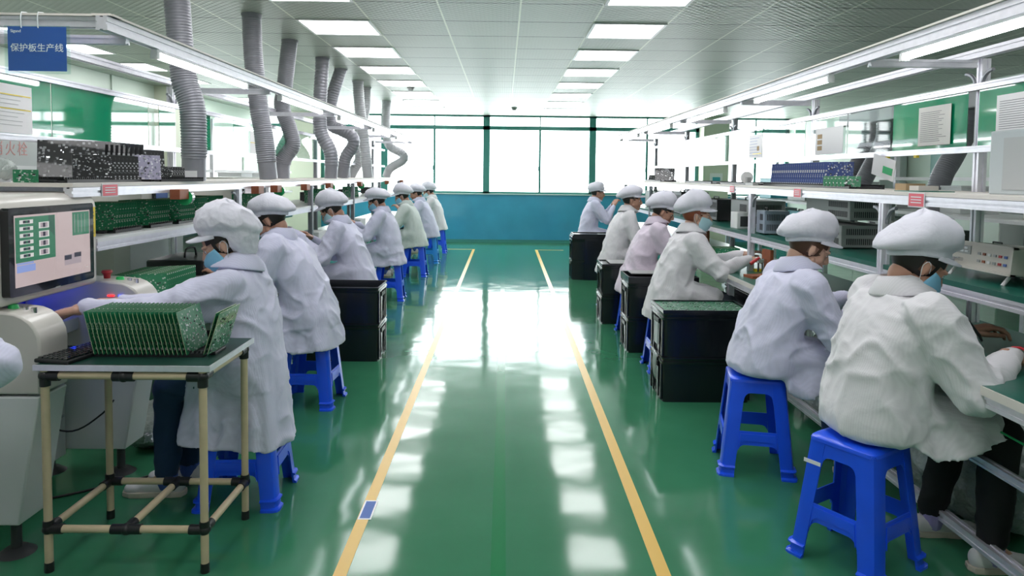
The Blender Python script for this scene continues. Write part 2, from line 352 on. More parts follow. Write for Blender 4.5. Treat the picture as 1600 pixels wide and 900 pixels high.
tag(MB().m('floor_dark').box(-.035, .02, .5, 14.9, 0, .0012).build('trim_20'), kind='structure')
st = empty('floor_sticker', 'small blue and white sticker stuck on the left yellow floor line', 'sticker', (-.562, 2.915, .0015))
MB().m('white_ink').box(-.028, .028, -.085, .085, 0, .0006).build('border', st)
MB().m('ink_blue').box(-.021, .021, -.075, .075, .0006, .001).build('panel', st)
# ceiling lights
cl = empty('ceiling_light', 'square ceiling light', 'ceiling light', (0, 0, 0))
MB().m('white_board').box(.0, TILE, 0, .025, -.006, .002).box(0, TILE, TILE-.025, TILE, -.006, .002).box(0, .025, .025, TILE-.025, -.006, .002).box(TILE-.025, TILE, .025, TILE-.025, -.006, .002).build('frame', cl)
MB().m('panel_lit').box(.025, TILE-.025, .025, TILE-.025, -.003, .001).build('diffuser', cl)
first = True
names = ['nearest', 'second nearest', 'third', 'fourth', 'fifth', 'sixth', 'seventh', 'farthest']
for col, lab in ((0, 'left'), (4, 'right')):
    for n_, j in enumerate(range(-1, 15, 2)):
        loc = (GX+col*TILE, GY+j*TILE, CEIL)
        lb = 'square ceiling light panel, %s in the row above the %s side of the aisle' % (names[n_], lab)
        if first: cl.location = loc; tag(cl, lb, group='ceiling light panels'); first = False
        else: dup(cl, loc, 0, lb, 'ceiling light panels')
for n_, j in enumerate((1, 3, 5, 7, 9, 11)):
    dup(cl, (GX-5*TILE, GY+j*TILE, CEIL), 0, 'square ceiling light panel beyond the left workbench, %s from the camera' % ['first', 'second', 'third', 'fourth', 'fifth', 'sixth'][n_], 'outer ceiling lights')
for c_, lab in ((-5, 'left'), (9, 'right')):  # unseen panels added to raise the ambient light at the near end
    for k_, j in enumerate((-1, -3, -5, -7, -9)):
        dup(cl, (GX+c_*TILE, GY+j*TILE, CEIL), 0, '%s added unseen ceiling light panel on the %s, beside and behind the camera' % (['first', 'second', 'third', 'fourth', 'fifth'][k_], lab), 'added ceiling lights near the camera')
for col, lab in ((0, 'left'), (4, 'right')):
    for k_, j in enumerate((-3, -5, -7, -9, -11)):
        dup(cl, (GX+col*TILE, GY+j*TILE, CEIL), 0, '%s square ceiling light panel behind the camera position in the %s row' % (['first', 'second', 'third', 'fourth', 'fifth'][k_], lab), 'ceiling lights behind the camera')
for k, (x, y) in enumerate(((-1.38, 10.35), (.17, 13.2))):
    sd = empty('smoke_detector', ['small round smoke detector in the left ceiling light row', 'small round smoke detector on the ceiling near the far windows'][k], 'smoke detector', (x, y, CEIL))
    MB().m('inst_grey').tube([(0, 0, .002), (0, 0, -.02)], .055, 16).build('base', sd, smooth=40)
    MB().m('inst_grey').tube([(0, 0, -.02), (0, 0, -.05), (0, 0, -.055)], [.045, .035, .02], 16).build('sensor', sd, smooth=40)
# ================================================================ WORKBENCH LINES
def profile(mb, a, b, w=.04, d=.04, slots=True):
    # aluminium extrusion: rectangular bar along one axis with a groove down each face
    a = Vector(a); b = Vector(b); ax = max(range(3), key=lambda i: abs(b[i]-a[i]))
    t = (b-a); L = t.length; t.normalize()
    if ax == 2: u, v = Vector((1, 0, 0)), Vector((0, 1, 0))
    elif ax == 1: u, v = Vector((1, 0, 0)), Vector((0, 0, 1))
    else: u, v = Vector((0, 1, 0)), Vector((0, 0, 1))
    hw, hd, g, s = w/2, d/2, .006, .005
    pts = [(-hw, -hd), (-g, -hd), (-g, -hd+s), (g, -hd+s), (g, -hd), (hw, -hd), (hw, -g), (hw-s, -g), (hw-s, g), (hw, g), (hw, hd), (g, hd), (g, hd-s), (-g, hd-s), (-g, hd), (-hw, hd), (-hw, g), (-hw+s, g), (-hw+s, -g), (-hw, -g)]
    mb.loft([[c+u*p+v*q for p, q in pts] for c in (a, b)])
def workbench(side, posts, y0, y1, xf, zl, lowshelf, lab, yb=None):
    yb = yb or y0
    s = side; b = empty('workbench', lab, 'workbench', (s*1.9, (y0+y1)/2, 0), 0)
    o = Vector((-s*1.9, -(y0+y1)/2, 0))
    T = lambda x, y, z: tuple(Vector((s*x, y, z))+o)
    def bx(mb, x0, x1, ya, yb, z0, z1):
        p = T(x0, ya, z0); q = T(x1, yb, z1); mb.box(min(p[0], q[0]), max(p[0], q[0]), p[1], q[1], z0, z1)
    mb = MB(); bx(mb.m('mat_green'), 1.575, 2.3, yb, y1, .722, .75); bx(mb.m('cream_edge'), 1.57, 1.575, yb, y1, .720, .749); mb.build('worktop', b)
    mb = MB().m('alu'); profile(mb, T(1.60, yb, .70), T(1.60, y1, .70)); mb.build('front_rail', b)
    mb = MB().m('alu'); profile(mb, T(2.2, yb, .70), T(2.2, y1, .70)); mb.build('back_rail', b)
    mb = MB().m('alu'); profile(mb, T(1.75, yb, .10), T(1.75, y1, .10), .04, .04); mb.build('foot_rail', b)
    mb = MB().m('alu'); profile(mb, T(1.72, yb, .42), T(1.72, y1, .42), .03, .03); mb.build('lower_rail', b)
    # upper shelf with a lipped edge
    mb = MB(); bx(mb.m('cream_edge'), 1.79, 2.40, y0, y1, 1.352, 1.368); mb.build('shelf_board', b)
    for x in (1.81, 2.2):
        mb = MB().m('alu'); profile(mb, T(x, y0, 1.330), T(x, y1, 1.330)); mb.build('shelf_rail', b)
    if lowshelf:
        mb = MB(); bx(mb.m('white_board'), 1.79, 2.36, 3.11, y1, 1.107, 1.122); mb.build('shelf_board', b)
        for x in (1.81, 2.2):
            mb = MB().m('alu'); profile(mb, T(x, max(y0+.17, 3.11) if s < 0 else yb, 1.087), T(x, y1, 1.087)); mb.build('shelf_rail', b)
    else:
        mb = MB(); bx(mb.m('mat_green'), 1.79, 2.40, y0, y1, 1.00, 1.022); mb.build('riser_board', b)
        mb = MB().m('alu'); profile(mb, T(1.81, y0, .98), T(1.81, y1, .98), .04, .04); mb.build('riser_rail', b)
    # overhead light frame
    mb = MB().m('alu'); profile(mb, T(2.2, y0, 2.01), T(2.2, y1, 2.01)); mb.build('overhead_beam', b)
    mb = MB().m('alu'); profile(mb, T(xf, y0-.15, 1.9975), T(xf, y1, 1.9975), .045, .055)
    bx(mb.m('cream_edge'), xf-.035, xf+.04, y0-.15, y1, 2.0255, 2.034); mb.build('overhead_beam', b)
    mb = MB().m('alu'); profile(mb, T(2.2, y0, 1.857), T(2.2, y1, 1.857), .03, .03); mb.build('display_rail', b)
    mb = MB().m('alu'); profile(mb, T(2.2, y0, 1.568), T(2.2, y1, 1.568), .03, .03); mb.build('display_rail', b)
    for y in posts:
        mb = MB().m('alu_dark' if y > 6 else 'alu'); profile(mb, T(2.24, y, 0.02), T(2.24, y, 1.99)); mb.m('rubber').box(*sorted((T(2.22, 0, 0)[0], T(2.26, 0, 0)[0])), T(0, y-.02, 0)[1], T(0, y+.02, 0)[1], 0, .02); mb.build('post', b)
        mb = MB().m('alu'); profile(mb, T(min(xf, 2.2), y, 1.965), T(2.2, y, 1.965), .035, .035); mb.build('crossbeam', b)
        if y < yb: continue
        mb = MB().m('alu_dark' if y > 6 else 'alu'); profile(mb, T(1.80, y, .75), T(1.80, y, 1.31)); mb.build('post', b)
        mb = MB().m('alu'); profile(mb, T(1.66, y, .02), T(1.66, y, .68)); mb.m('rubber').box(*sorted((T(1.64, 0, 0)[0], T(1.68, 0, 0)[0])), T(0, y-.02, 0)[1], T(0, y+.02, 0)[1], 0, .02); mb.build('leg', b)
        for (zc, xc) in ((1.93, 2.22), (1.29, 1.80)):
            for sg in (-1, 1):
                pts = [T(xc, y+sg*(.02+.075*(1-math.cos(a))), zc-.075+.075*math.sin(a)) for a in [i*PI/12 for i in range(7)]]
                MB().m('alu_dark').tube(pts, .009, 6).build('corner_brace', b)
        if not lowshelf: pass
    return b
LP = (2.98, 4.77, 6.56, 8.38, 10.15, 12.0); RP = (1.5, 3.30, 5.08, 6.85, 8.62, 10.40)
wbL = workbench(-1, LP, 2.94, 12.9, 1.575, 1.38, True, 'long aluminium-frame workbench line with shelves along the left side of the aisle', 3.44)
wbR = workbench(1, RP, 1.2, 10.45, 1.70, 1.34, False, 'long aluminium-frame workbench line with shelves along the right side of the aisle')
# near crossbeam of the left frame (visible across the top left corner)
mb = MB().m('alu'); o_ = Vector((1.9, -(2.94+12.9)/2, 0))
mb2 = MB().m('alu'); profile(mb2, Vector((-3.2, 2.83, 2.005))+o_, Vector((-1.595, 2.83, 2.005))+o_); mb2.m('cream_edge').box(-3.2+1.9, -1.535+1.9, 2.80+o_.y, 2.865+o_.y, 2.0255, 2.034)
mb2.build('crossbeam', wbL)
# ---- display strips: green backing sheets, clear film, paper
def sheet(side, ya, yb, za, zb, mt, lab, cat, nm, x=2.175, grp=None, extra=None, th=.003):
    cy, cz = (ya+yb)/2, za
    o = empty(nm, lab, cat, (side*x, cy, cz), 0, grp)
    MB().m(mt).box(-th/2, th/2, ya-cy, yb-cy, 0, zb-za).build('sheet', o)
    if extra:
        mb = MB()
        for (m_, y0, y1, z0, z1) in extra: mb.m(m_).box(-side*(th/2+.0012), -side*th/2, y0-cy, y1-cy, z0-cz, z1-cz) if False else mb.m(m_).box(min(-side*(th/2+.0012), -side*th/2), max(-side*(th/2+.0012), -side*th/2), y0-cy, y1-cy, z0-cz, z1-cz)
        mb.build('print', o)
    return o
g = 'green display boards on the left line'
for (a, b_, lab) in ((2.96, 3.45, 'green glossy display board behind the pale sheet at the left edge'), (3.46, 4.38, 'green glossy display board above the black circuit boards on the left shelf'), (4.52, 4.74, 'narrow green display board just left of the nearest grey duct'),
                     (4.98, 5.3, 'green display board just right of the nearest grey duct'), (5.75, 6.05, 'green display board behind the second grey duct'), (6.7, 7.4, 'green display board above the shelf between third and fourth grey ducts')):
    sheet(-1, a, b_, 1.584, 1.842, 'board_green', lab, 'display board', 'display_board', 2.20, g)
for (a, b_, lab) in ((1.3, 3.26, 'green glossy display board at the right edge of the photo with a typed sheet'), (3.34, 3.98, 'green glossy display board on the right rail with a warm typed sheet'), (5.15, 5.32, 'narrow green display board strip on the right rail above blue circuit boards'), (6.0, 6.14, 'narrow green board strip far along the right display rail')):
    sheet(1, a, b_, 1.584, 1.842, 'board_green', lab, 'display board', 'display_board', 2.20, 'green display boards on the right line')
for (a, b_, lab) in ((4.39, 4.51, 'clear film sleeve between green boards on the left rail'), (5.31, 5.74, 'wide clear film sleeve on the left rail by the second duct'), (6.06, 6.50, 'clear film sleeve on the left rail behind the third duct'), (7.45, 8.3, 'clear film sleeve on the left rail behind the fourth duct')):
    sheet(-1, a, b_, 1.584, 1.842, 'clear_film', lab, 'film sleeve', 'film_sleeve', 2.20, 'clear sleeves on the left line')
for (a, b_, lab) in ((4.0, 4.5, 'clear film sleeve right of the warm typed sheet, nearest on the right rail'), (4.52, 5.03, 'clear film sleeve on the right rail above the blue circuit boards'), (5.35, 5.95, 'clear film sleeve on the right rail left of a printed sheet'), (6.2, 6.8, 'clear film sleeve on the right rail, far part'), (6.9, 8.55, 'long clear film sleeve at the far end of the right rail')):
    sheet(1, a, b_, 1.584, 1.842, 'clear_film', lab, 'film sleeve', 'film_sleeve', 2.20, 'clear sleeves on the right line')
def lines_print(ya, yb, za, zb, n, mt='ink', side=1):
    out = []
    for i in range(n):
        z = zb-.03-(zb-za-.05)*i/(n-1); w = (yb-ya)*random.uniform(.55, .85)
        out.append((mt, yb-.02-w if side > 0 else ya+.02, yb-.02 if side > 0 else ya+.02+w, z, z+.0022))
    return out
sheet(1, 3.45, 3.72, 1.60, 1.80, 'paper_warm', 'warm white typed notice sheet on the green board of the right rail', 'notice', 'notice_sheet', 2.19, extra=lines_print(3.45, 3.72, 1.6, 1.8, 16), th=.001)
sheet(1, 2.85, 3.13, 1.60, 1.80, 'paper', 'white typed notice sheet at the right edge of the photo', 'notice', 'notice_sheet', 2.19, extra=lines_print(2.85, 3.13, 1.6, 1.8, 16), th=.001)
sheet(1, 5.98, 6.30, 1.60, 1.80, 'paper', 'white printed sheet with coloured blocks far along the right rail', 'notice', 'notice_sheet', 2.19, extra=lines_print(5.98, 6.3, 1.6, 1.8, 7, 'ink_blue')+[('yellow', 6.0, 6.2, 1.63, 1.64), ('carton', 6.05, 6.1, 1.66, 1.70)], th=.001)
sheet(1, 4.55, 4.95, 1.59, 1.77, 'paper', 'white sheet with small pictures on the right rail above the blue circuit boards', 'notice', 'notice_sheet', 2.19, extra=[('carton', 4.85, 4.92, 1.62+.04*k, 1.65+.04*k) for k in range(3)], th=.001)
sheet(-1, 2.99, 3.30, 1.585, 1.80, 'paper', 'pale blue printed sheet with a yellow line on the left rail', 'notice', 'notice_sheet', 2.19, extra=[('yellow', 3.0, 3.29, 1.752, 1.757), ('yellow', 3.0, 3.29, 1.69, 1.695)]+lines_print(2.99, 3.3, 1.6, 1.78, 8, 'inst_grey', -1), th=.001)
sheet(-1, 6.1, 6.35, 1.59, 1.78, 'paper', 'white printed sheet with a yellow line right of the second grey duct', 'notice', 'notice_sheet', 2.19, extra=[('yellow', 6.1, 6.35, 1.68, 1.685)], th=.001)
# ---- tube lights under the front beams
def tube_light(side, x, y0, y1, lab, grp):
    r = empty('tube_light', lab, 'tube light', (side*x, (y0+y1)/2, 1.9695), 0, grp); h = (y1-y0)/2
    MB().m('white_board').box(-.014, .014, -h, h, -.012, 0).build('batten', r)
    MB().m('tube_lit').tube([(0, -h+.02, -.026), (0, h-.02, -.026)], .0155, 12).build('tube', r, smooth=40)
    for s in (-1, 1): MB().m('white_board').box(-.017, .017, s*h-.02 if s > 0 else -h, h if s > 0 else -h+.02, -.043, -.012).build('end_cap', r)
on = ['nearest', 'second', 'third', 'fourth', 'farthest']
for k in range(5):
    tube_light(-1, 1.575, 3.2+1.76*k, 4.32+1.76*k, '%s lit tube light under the front beam of the left line' % on[k], 'tube lights on the left line')
    tube_light(1, 1.70, 1.92+1.76*k, 3.02+1.76*k, '%s lit tube light under the front beam of the right line' % on[k], 'tube lights on the right line')
# ---- blue hanging sign
sg = empty('hanging_sign', 'blue hanging sign with white Chinese writing in a clear sleeve', 'sign', (-1.83, 2.80, 1.985))
MB().m('sign_blue').box(-.115, .112, -.001, .001, -.176, -.004).build('panel', sg)
mb = MB().m('clear_film').box(-.128, .126, -.003, -.002, -.186, 0).box(-.128, .126, .002, .003, -.186, 0)
mb.build('clear_sleeve', sg)
t_ = text_obj('lettering', '保护板生产线', .0345, 'white_ink', sg, (-.002, -.0018, -.088), (PI/2, 0, 0))
t_ = text_obj('logo', 'Sigand', .016, 'white_ink', sg, (-.083, -.0018, -.022), (PI/2, 0, 0))
for x in (-.06, .005): MB().m('elastic').tube([(x, -.004, -.008), (x, -.006, .03), (x, .0, .052), (x, .03, .056), (x, .056, .05), (x, .056, .0), (x, .03, -.006), (x, -.004, -.008)], .0022, 6).build('cable_tie', sg)
# ---- label tags on shelf edges
def label_tag(side, y, lab, mt='red_label', w=.075, h=.05, z=1.335):
    r = empty('shelf_label', lab, 'label', (side*1.788, y, z), 0, 'red labels on shelf edges')
    s = -side
    MB().m('elastic').box(min(0, s*.0015), max(0, s*.0015), -w/2-.006, w/2+.006, -h/2-.005, h/2+.005).build('sleeve', r)
    mb = MB().m(mt).box(min(s*.0015, s*.0025), max(s*.0015, s*.0025), -w/2, w/2, -h/2, h/2)
    for k in range(3): mb.m('elastic').box(min(s*.0025, s*.003), max(s*.0025, s*.003), -w*.35, w*.35, -h*.25+k*h*.22, -h*.25+k*h*.22+.004)
    mb.build('card', r)
label_tag(-1, 3.21, 'red label card on the left upper shelf edge above the inspection machine', w=.12)
label_tag(1, 3.03, 'largest red label card on the right upper shelf edge', w=.11, h=.055)
label_tag(1, 4.27, 'small red label card on the right shelf edge below the blue circuit boards', w=.10)
label_tag(1, 5.5, 'faded pink label card on the right shelf edge beside the tape gun', w=.10)
# ---- screwdriver-hanger style orange blocks with tape rolls under the left shelf
def tape_holder(y, roll, lab):
    r = empty('tape_dispenser', lab, 'tape dispenser', (-1.787, y, 1.315), 0, 'orange tape holders under the left shelf')
    MB().m('orange').box(0, .055, -.055, .055, -.042, .012).build('bracket', r, bevel=.003)
    if roll:
        MB().m('tape_green').tube([(.03, .058, -.035), (.03, .062, -.035)], .042, 24).build('tape_roll', r, smooth=40)
        MB().m('silver').tube([(.03, .062, -.035), (.03, .11, -.035)], .034, 20).build('roll_core', r, smooth=40)
for y, ro, lab in ((3.83, 1, 'orange bracket with green tape roll above the green circuit boards, nearest'), (5.04, 0, 'plain orange bracket left of the second worker cap'), (5.45, 1, 'orange bracket with small green roll behind the second worker cap'), (6.25, 0, 'plain orange bracket between second and third workers'), (7.1, 1, 'orange bracket with green ring over the third worker'), (8.6, 1, 'orange bracket with a roll over the fourth worker'), (10.6, 0, 'small orange bracket at the far end of the left shelf'), (12.1, 0, 'farthest small orange bracket on the left shelf')):
    tape_holder(y, ro, lab)
# ================================================================ DUCTS
DU = [(4.35, [(-2.02, 2.70), (-2.0, 2.5), (-1.983, 2.232), (-1.959, 1.982), (-1.914, 1.827), (-1.905, 1.632), (-1.908, 1.369)]),
(5.74, [(-2.042, 2.70), (-2.029, 2.347), (-1.986, 1.938), (-1.952, 1.733), (-1.913, 1.369)]),
(6.83, [(-2.066, 2.70), (-2.117, 2.265), (-2.143, 2.057), (-2.076, 1.856), (-2.046, 1.691), (-2.133, 1.548), (-2.147, 1.369)]),
(7.85, [(-2.017, 2.70), (-2.047, 2.158), (-2.033, 1.876), (-1.928, 1.644), (-1.928, 1.369)]),
(8.65, [(-1.998, 2.70), (-2.115, 2.312), (-2.123, 2.033), (-1.999, 1.956), (-1.866, 1.880), (-1.851, 1.771), (-1.945, 1.614), (-1.984, 1.369)]),
(9.75, [(-2.024, 2.70), (-1.998, 2.343), (-1.954, 1.993), (-1.910, 1.616), (-1.884, 1.369)]),
(10.45, [(-2.048, 2.70), (-2.066, 2.354), (-2.161, 1.977), (-2.142, 1.657), (-2.208, 1.515), (-2.283, 1.369)]),
(12.3, [(-2.056, 2.70), (-2.066, 2.225), (-2.010, 1.927), (-1.787, 1.785), (-1.765, 1.674), (-1.987, 1.527), (-2.065, 1.369)])]
def catmull(P, step):
    P = [Vector(p) for p in P]; Q = [P[0]*2-P[1]]+P+[P[-1]*2-P[-2]]; out = []
    for i in range(1, len(Q)-2):
        n = max(2, int((Q[i+1]-Q[i]).length/step))
        for k in range(n):
            t = k/n; a, b, c, d = Q[i-1:i+3]
            out.append(.5*((2*b)+(c-a)*t+(2*a-5*b+4*c-d)*t*t+(3*b-a-3*c+d)*t**3))
    out.append(P[-1]); return out
ol = ['nearest', 'second', 'third', 'fourth', 'fifth', 'sixth', 'seventh', 'farthest']
sh = ['nearly straight', 'nearly straight', 'bent', 'slightly bent', 'strongly kinked', 'straight slanting', 'thin bent', 'strongly kinked']
def duct(path, r, nm, lab, grp, mt):
    pts = catmull(path, .0042 if path[0].y < 7.5 else .008)
    base = path[-1]; d = empty(nm, lab, 'duct', tuple(base), 0, grp)
    rs = []
    for i, p in enumerate(pts):
        zt = (p-base).length
        k = r+(.0026 if i % 4 < 2 else -.0014)+.003*noise.noise(p*9)
        rs.append(k)
    n0 = next(i for i in range(len(pts)) if (pts[i]-base).length < .14)
    MB().m(mt).tube([p-base for p in pts[:n0+1]], rs[:n0+1], 20, cap=False).build('hose', d, smooth=True)
    MB().m(mt).tube([p-base for p in pts[n0:]], r*.96, 20).build('cuff', d, smooth=40)
    MB().m(mt).tube([pts[0]-base-Vector((0, 0, .03)), pts[0]-base-Vector((0, 0, .008))], [r*1.06, r*1.1], 20).build('ceiling_collar', d, smooth=40)
for k, (yy, ps) in enumerate(DU):
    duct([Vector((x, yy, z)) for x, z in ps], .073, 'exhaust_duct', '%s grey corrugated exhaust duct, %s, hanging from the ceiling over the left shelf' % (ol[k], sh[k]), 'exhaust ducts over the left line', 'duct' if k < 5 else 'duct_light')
ORD = ['first', 'second', 'third', 'fourth', 'fifth', 'sixth', 'seventh', 'eighth', 'ninth', 'tenth', 'eleventh', 'twelfth', 'thirteenth', 'fourteenth', 'fifteenth', 'sixteenth', 'seventeenth', 'eighteenth', 'nineteenth', 'twentieth', 'twenty-first', 'twenty-second', 'twenty-third', 'twenty-fourth', 'twenty-fifth', 'twenty-sixth']
# ================================================================ PRINTED CIRCUIT BOARDS
def pcb(nm, w, h, mt, comps, edge='pcb_edge', seed=1, th=.0016):
    # lies in the y-z plane, bottom edge centred on the origin
    random.seed(seed); mb = MB().m(mt).box(-th/2, th/2, -w/2, w/2, 0, h)
    mb.m(edge).box(-th/2-.0002, th/2+.0002, -w/2-.0004, -w/2, .004, h-.004).box(-th/2-.0002, th/2+.0002, -w/2, w/2, h, h+.0004)
    for i in range(comps):
        y = random.uniform(-w/2+.01, w/2-.02); z = random.uniform(.01, h-.02); a = random.uniform(.003, .012); b = random.uniform(.002, .008)
        mb.m(random.choice(['black', 'silver', 'elastic', 'inst_grey'])).box(th/2, th/2+random.uniform(.001, .004), y, y+a, z, z+b)
        if i % 3 == 0: mb.m('silver').box(-th/2-.0015, -th/2, y, y+a*.6, z, z+b*.6)
    return mb.mesh(nm)
ME = {'green': pcb('circuit_board', .20, .165, 'pcb_green', 46, seed=1), 'blue': pcb('circuit_board', .17, .15, 'pcb_blue', 50, seed=2),
      'black': pcb('circuit_board', .21, .14, 'pcb_black', 40, 'inst_grey', seed=3), 'small': pcb('circuit_board', .10, .06, 'pcb_green', 16, seed=4),
      'lilac': pcb('circuit_board', .14, .13, 'pcb_lilac', 26, 'elastic', seed=5), 'flat': pcb('circuit_board', .175, .12, 'pcb_green', 40, seed=6), 'wide': pcb('circuit_board', .24, .15, 'pcb_green', 30, seed=7)}
def board(kind, loc, rot, lab, grp, sc=1):
    o = bpy.data.objects.new('circuit_board', ME[kind]); C.objects.link(o); o.location = loc; o.rotation_euler = rot; o.scale = (1, sc, sc)
    tag(o, lab, 'circuit board', grp); return o
def rack(loc, lx, ly, rz, lab, grp='black antistatic racks', nm='circuit_board_rack'):
    r = empty(nm, lab, 'rack', loc, rz, grp)
    MB().m('black').box(-lx/2, lx/2, -ly/2, ly/2, 0, .006).build('base', r)
    n = max(6, int(lx/.0155))
    for s in (-1, 1):
        mb = MB().m('black')
        y0, y1 = (s*ly/2-.012*s, s*ly/2); mb.box(-lx/2, lx/2, min(y0, y1), max(y0, y1), .006, .015)
        for i in range(n+1):
            x = -lx/2+i*(lx-.004)/n; mb.box(x, x+.004, min(y0, y1), max(y0, y1), .015, .024)
        mb.build('slotted_rail', r)
        MB().m('black').box(min(s*lx/2, s*(lx/2+.03)), max(s*lx/2, s*(lx/2+.03)), -ly/2*.6, ly/2*.6, .0, .012).build('end_grip', r, bevel=.003)
    return r
# ================================================================ CART WITH BOARDS
CX, CY = -1.325, 2.64
ct = empty('pipe_cart', 'small cart of cream pipes and black joints with a green mat top', 'cart', (CX, CY, 0))
lx, ly, r_ = .275, .195, .0140
zt = .728
mat('mat_dark', (.010, .055, .040), .3, vary=(8, .2))
MB().m('mat_dark').box(-.300, .300, -.205, .215, zt+.008, zt+.018).build('tabletop_mat', ct)
MB().m('alu').box(-.305, .302, -.208, .22, zt, zt+.008).box(-.305, .302, -.214, -.208, zt-.002, zt+.018).box(.302, .308, -.214, .22, zt-.002, zt+.018).build('tabletop_edge', ct)
for sx in (-1, 1):
    for sy in (-1, 1):
        lg = MB().m('pipe_cream').tube([(sx*lx, sy*ly, .03), (sx*lx, sy*ly, zt-.002)], r_, 14).build('leg', ct, smooth=40)
        MB().m('joint_black').tube([(sx*lx, sy*ly, 0), (sx*lx, sy*ly, .035)], r_*1.12, 14).build('foot_cap', lg, smooth=40)
zr = .155
def pipe(a, b): MB().m('pipe_cream').tube([a, b], r_*.98, 14).build('rail', ct, smooth=40)
for z in (zr, zt-.022):
    for s in (-1, 1):
        pipe((-lx, s*ly, z), (lx, s*ly, z)); pipe((s*lx, -ly, z), (s*lx, ly, z))
pipe((0, -ly, zr), (0, ly, zr))
def joint(c, dirs):
    mb = MB().m('joint_black'); c = Vector(c)
    for d in dirs:
        d = Vector(d); mb.tube([c-d*.2*.0, c+d*.052], r_*1.28, 14)
    mb.ell(c, (r_*1.5,)*3, None, 12, 8); mb.build('joint', ct, smooth=40)
for sx in (-1, 1):
    for sy in (-1, 1):
        for z in (zr, zt-.024):
            joint((sx*lx, sy*ly, z), [(-sx, 0, 0), (0, -sy, 0), (0, 0, -.7 if z > .5 else .6)])
for sy in (-1, 1):
    joint((0, sy*ly, zr), [(1, 0, 0), (-1, 0, 0), (0, -sy, 0)])
joint((0, -ly, zt-.024), [(.7, 0, 0), (-.7, 0, 0)])
# keyboard on the cart
kb = empty('keyboard', 'black computer keyboard on the cart beside the circuit boards', 'keyboard', (-1.545, 2.60, zt+.018), math.radians(78))
MB().m('black').prism([(x, z) for x, z in [(-.16, 0), (.16, 0), (.16, .014), (-.16, .014)]], -.07, .07).build('base', kb, bevel=.004)
KM = MB().m('black_gloss').loft([[(-.0085, -.0085, 0), (.0085, -.0085, 0), (.0085, .0085, 0), (-.0085, .0085, 0)], [(-.007, -.0065, .006), (.007, -.0065, .006), (.007, .0075, .006), (-.007, .0075, .006)]]).mesh('key')
for i in range(15):
    for j in range(6):
        k_ = bpy.data.objects.new('key', KM); C.objects.link(k_); k_.parent = kb; k_.location = (-.145+i*.0205, -.052+j*.0205, .014)
kr = rack((-1.30, 2.63, zt+.018), .42, .17, 0, 'black slotted rack on the cart holding the row of green circuit boards')
NB = 22
for i in range(NB):
    x = -1.475+i*.0158
    board('green', (x, 2.625, zt+.030), (0, math.radians(-13), 0), '%s green circuit board from the left in the leaning row on the cart' % ORD[i], 'green circuit boards leaning in the cart rack', .97)
for i in range(2):
    board('green', (-1.085+i*.014, 2.63, zt+.030), (0, math.radians(17), 0), ['green circuit board leaning right in the cart rack, inner of the last two', 'green circuit board at the right end of the cart rack, leaning right'][i], 'boards at the right end of the cart rack', .97)
# ================================================================ INSPECTION MACHINE
mc = empty('inspection_machine', 'large beige inspection machine with built-in monitor at the left edge', 'machine', (-2.1, 2.8, 0))
O = Vector((2.1, -2.8, 0)); TT = Matrix.Translation(O)
def body(poly, y0, y1, mt, nm, bevel=.006, par=mc): return MB().m(mt).prism(poly, y0, y1, TT).build(nm, par, bevel=bevel, smooth=35)
up = [(-2.19, .925), (-1.80, .925), (-1.785, .94), (-1.785, 1.27)]+[(-1.845+.06*math.cos(a), 1.27+.06*math.sin(a)) for a in [PI/2*i/5 for i in range(1, 6)]]+[(-2.19, 1.329)]
body(up, 2.30, 3.095, 'machine', 'upper_housing', .012)
arm_ = [(-2.19, .62), (-1.648, .62), (-1.645, .80)]+[(-1.765+.12*math.cos(a), .80+.115*math.sin(a)) for a in [PI/2*i/6 for i in range(1, 7)]]+[(-1.84, .922), (-2.19, .922)]
for (y0, y1) in ((2.49, 2.655), (3.20, 3.37)):
    body(arm_, y0, y1, 'machine', 'side_arm', .008)
    body([(-2.19, .14), (-1.735, .14), (-1.69, .40), (-1.652, .612), (-2.19, .612)], y0, y1, 'machine_white', 'side_panel', .006)
body([(-2.19, .12), (-2.0, .12), (-2.0, .70), (-2.19, .70)], 2.66, 3.195, 'machine_white', 'lower_cabinet')
body([(-2.19, .70), (-1.93, .70), (-1.93, .76), (-2.19, .76)], 2.66, 3.195, 'machine_grey', 'work_table')
MB().m('black').box(-2.002, -1.995, 2.70, 2.92, .42, .66, TT).build('access_hatch', mc)
MB().m('machine_grey').box(-2.0, -1.996, 2.68, 3.18, .30, .31, TT).build('cabinet_seam', mc)
body([(-2.19, .76), (-2.17, .76), (-2.17, .92), (-2.19, .92)], 2.66, 3.195, 'bay_blue_lit', 'bay_back', 0)  # blue glow on the bay back is put into its colour
MB().m('blue_led').box(-2.168, -2.155, 2.70, 3.15, .80, .80+.012, TT).box(-1.95, -1.935, 2.68, 3.18, .908, .916, TT).build('blue_lamp', mc)
MB().m('black').box(-2.12, -2.06, 2.86, 2.92, .76, .90, TT).build('gantry', mc)
MB().m('machine').box(-2.0, -1.70, 2.66, 2.72, .775, .80, TT).build('conveyor_rail', mc)
MB().m('red_led').box(-1.80, -1.77, 3.193, 3.2, .852, .858, TT).build('indicator', mc)
MB().m('blue_led').box(-1.75, -1.73, 3.193, 3.2, .852, .858, TT).build('indicator', mc)
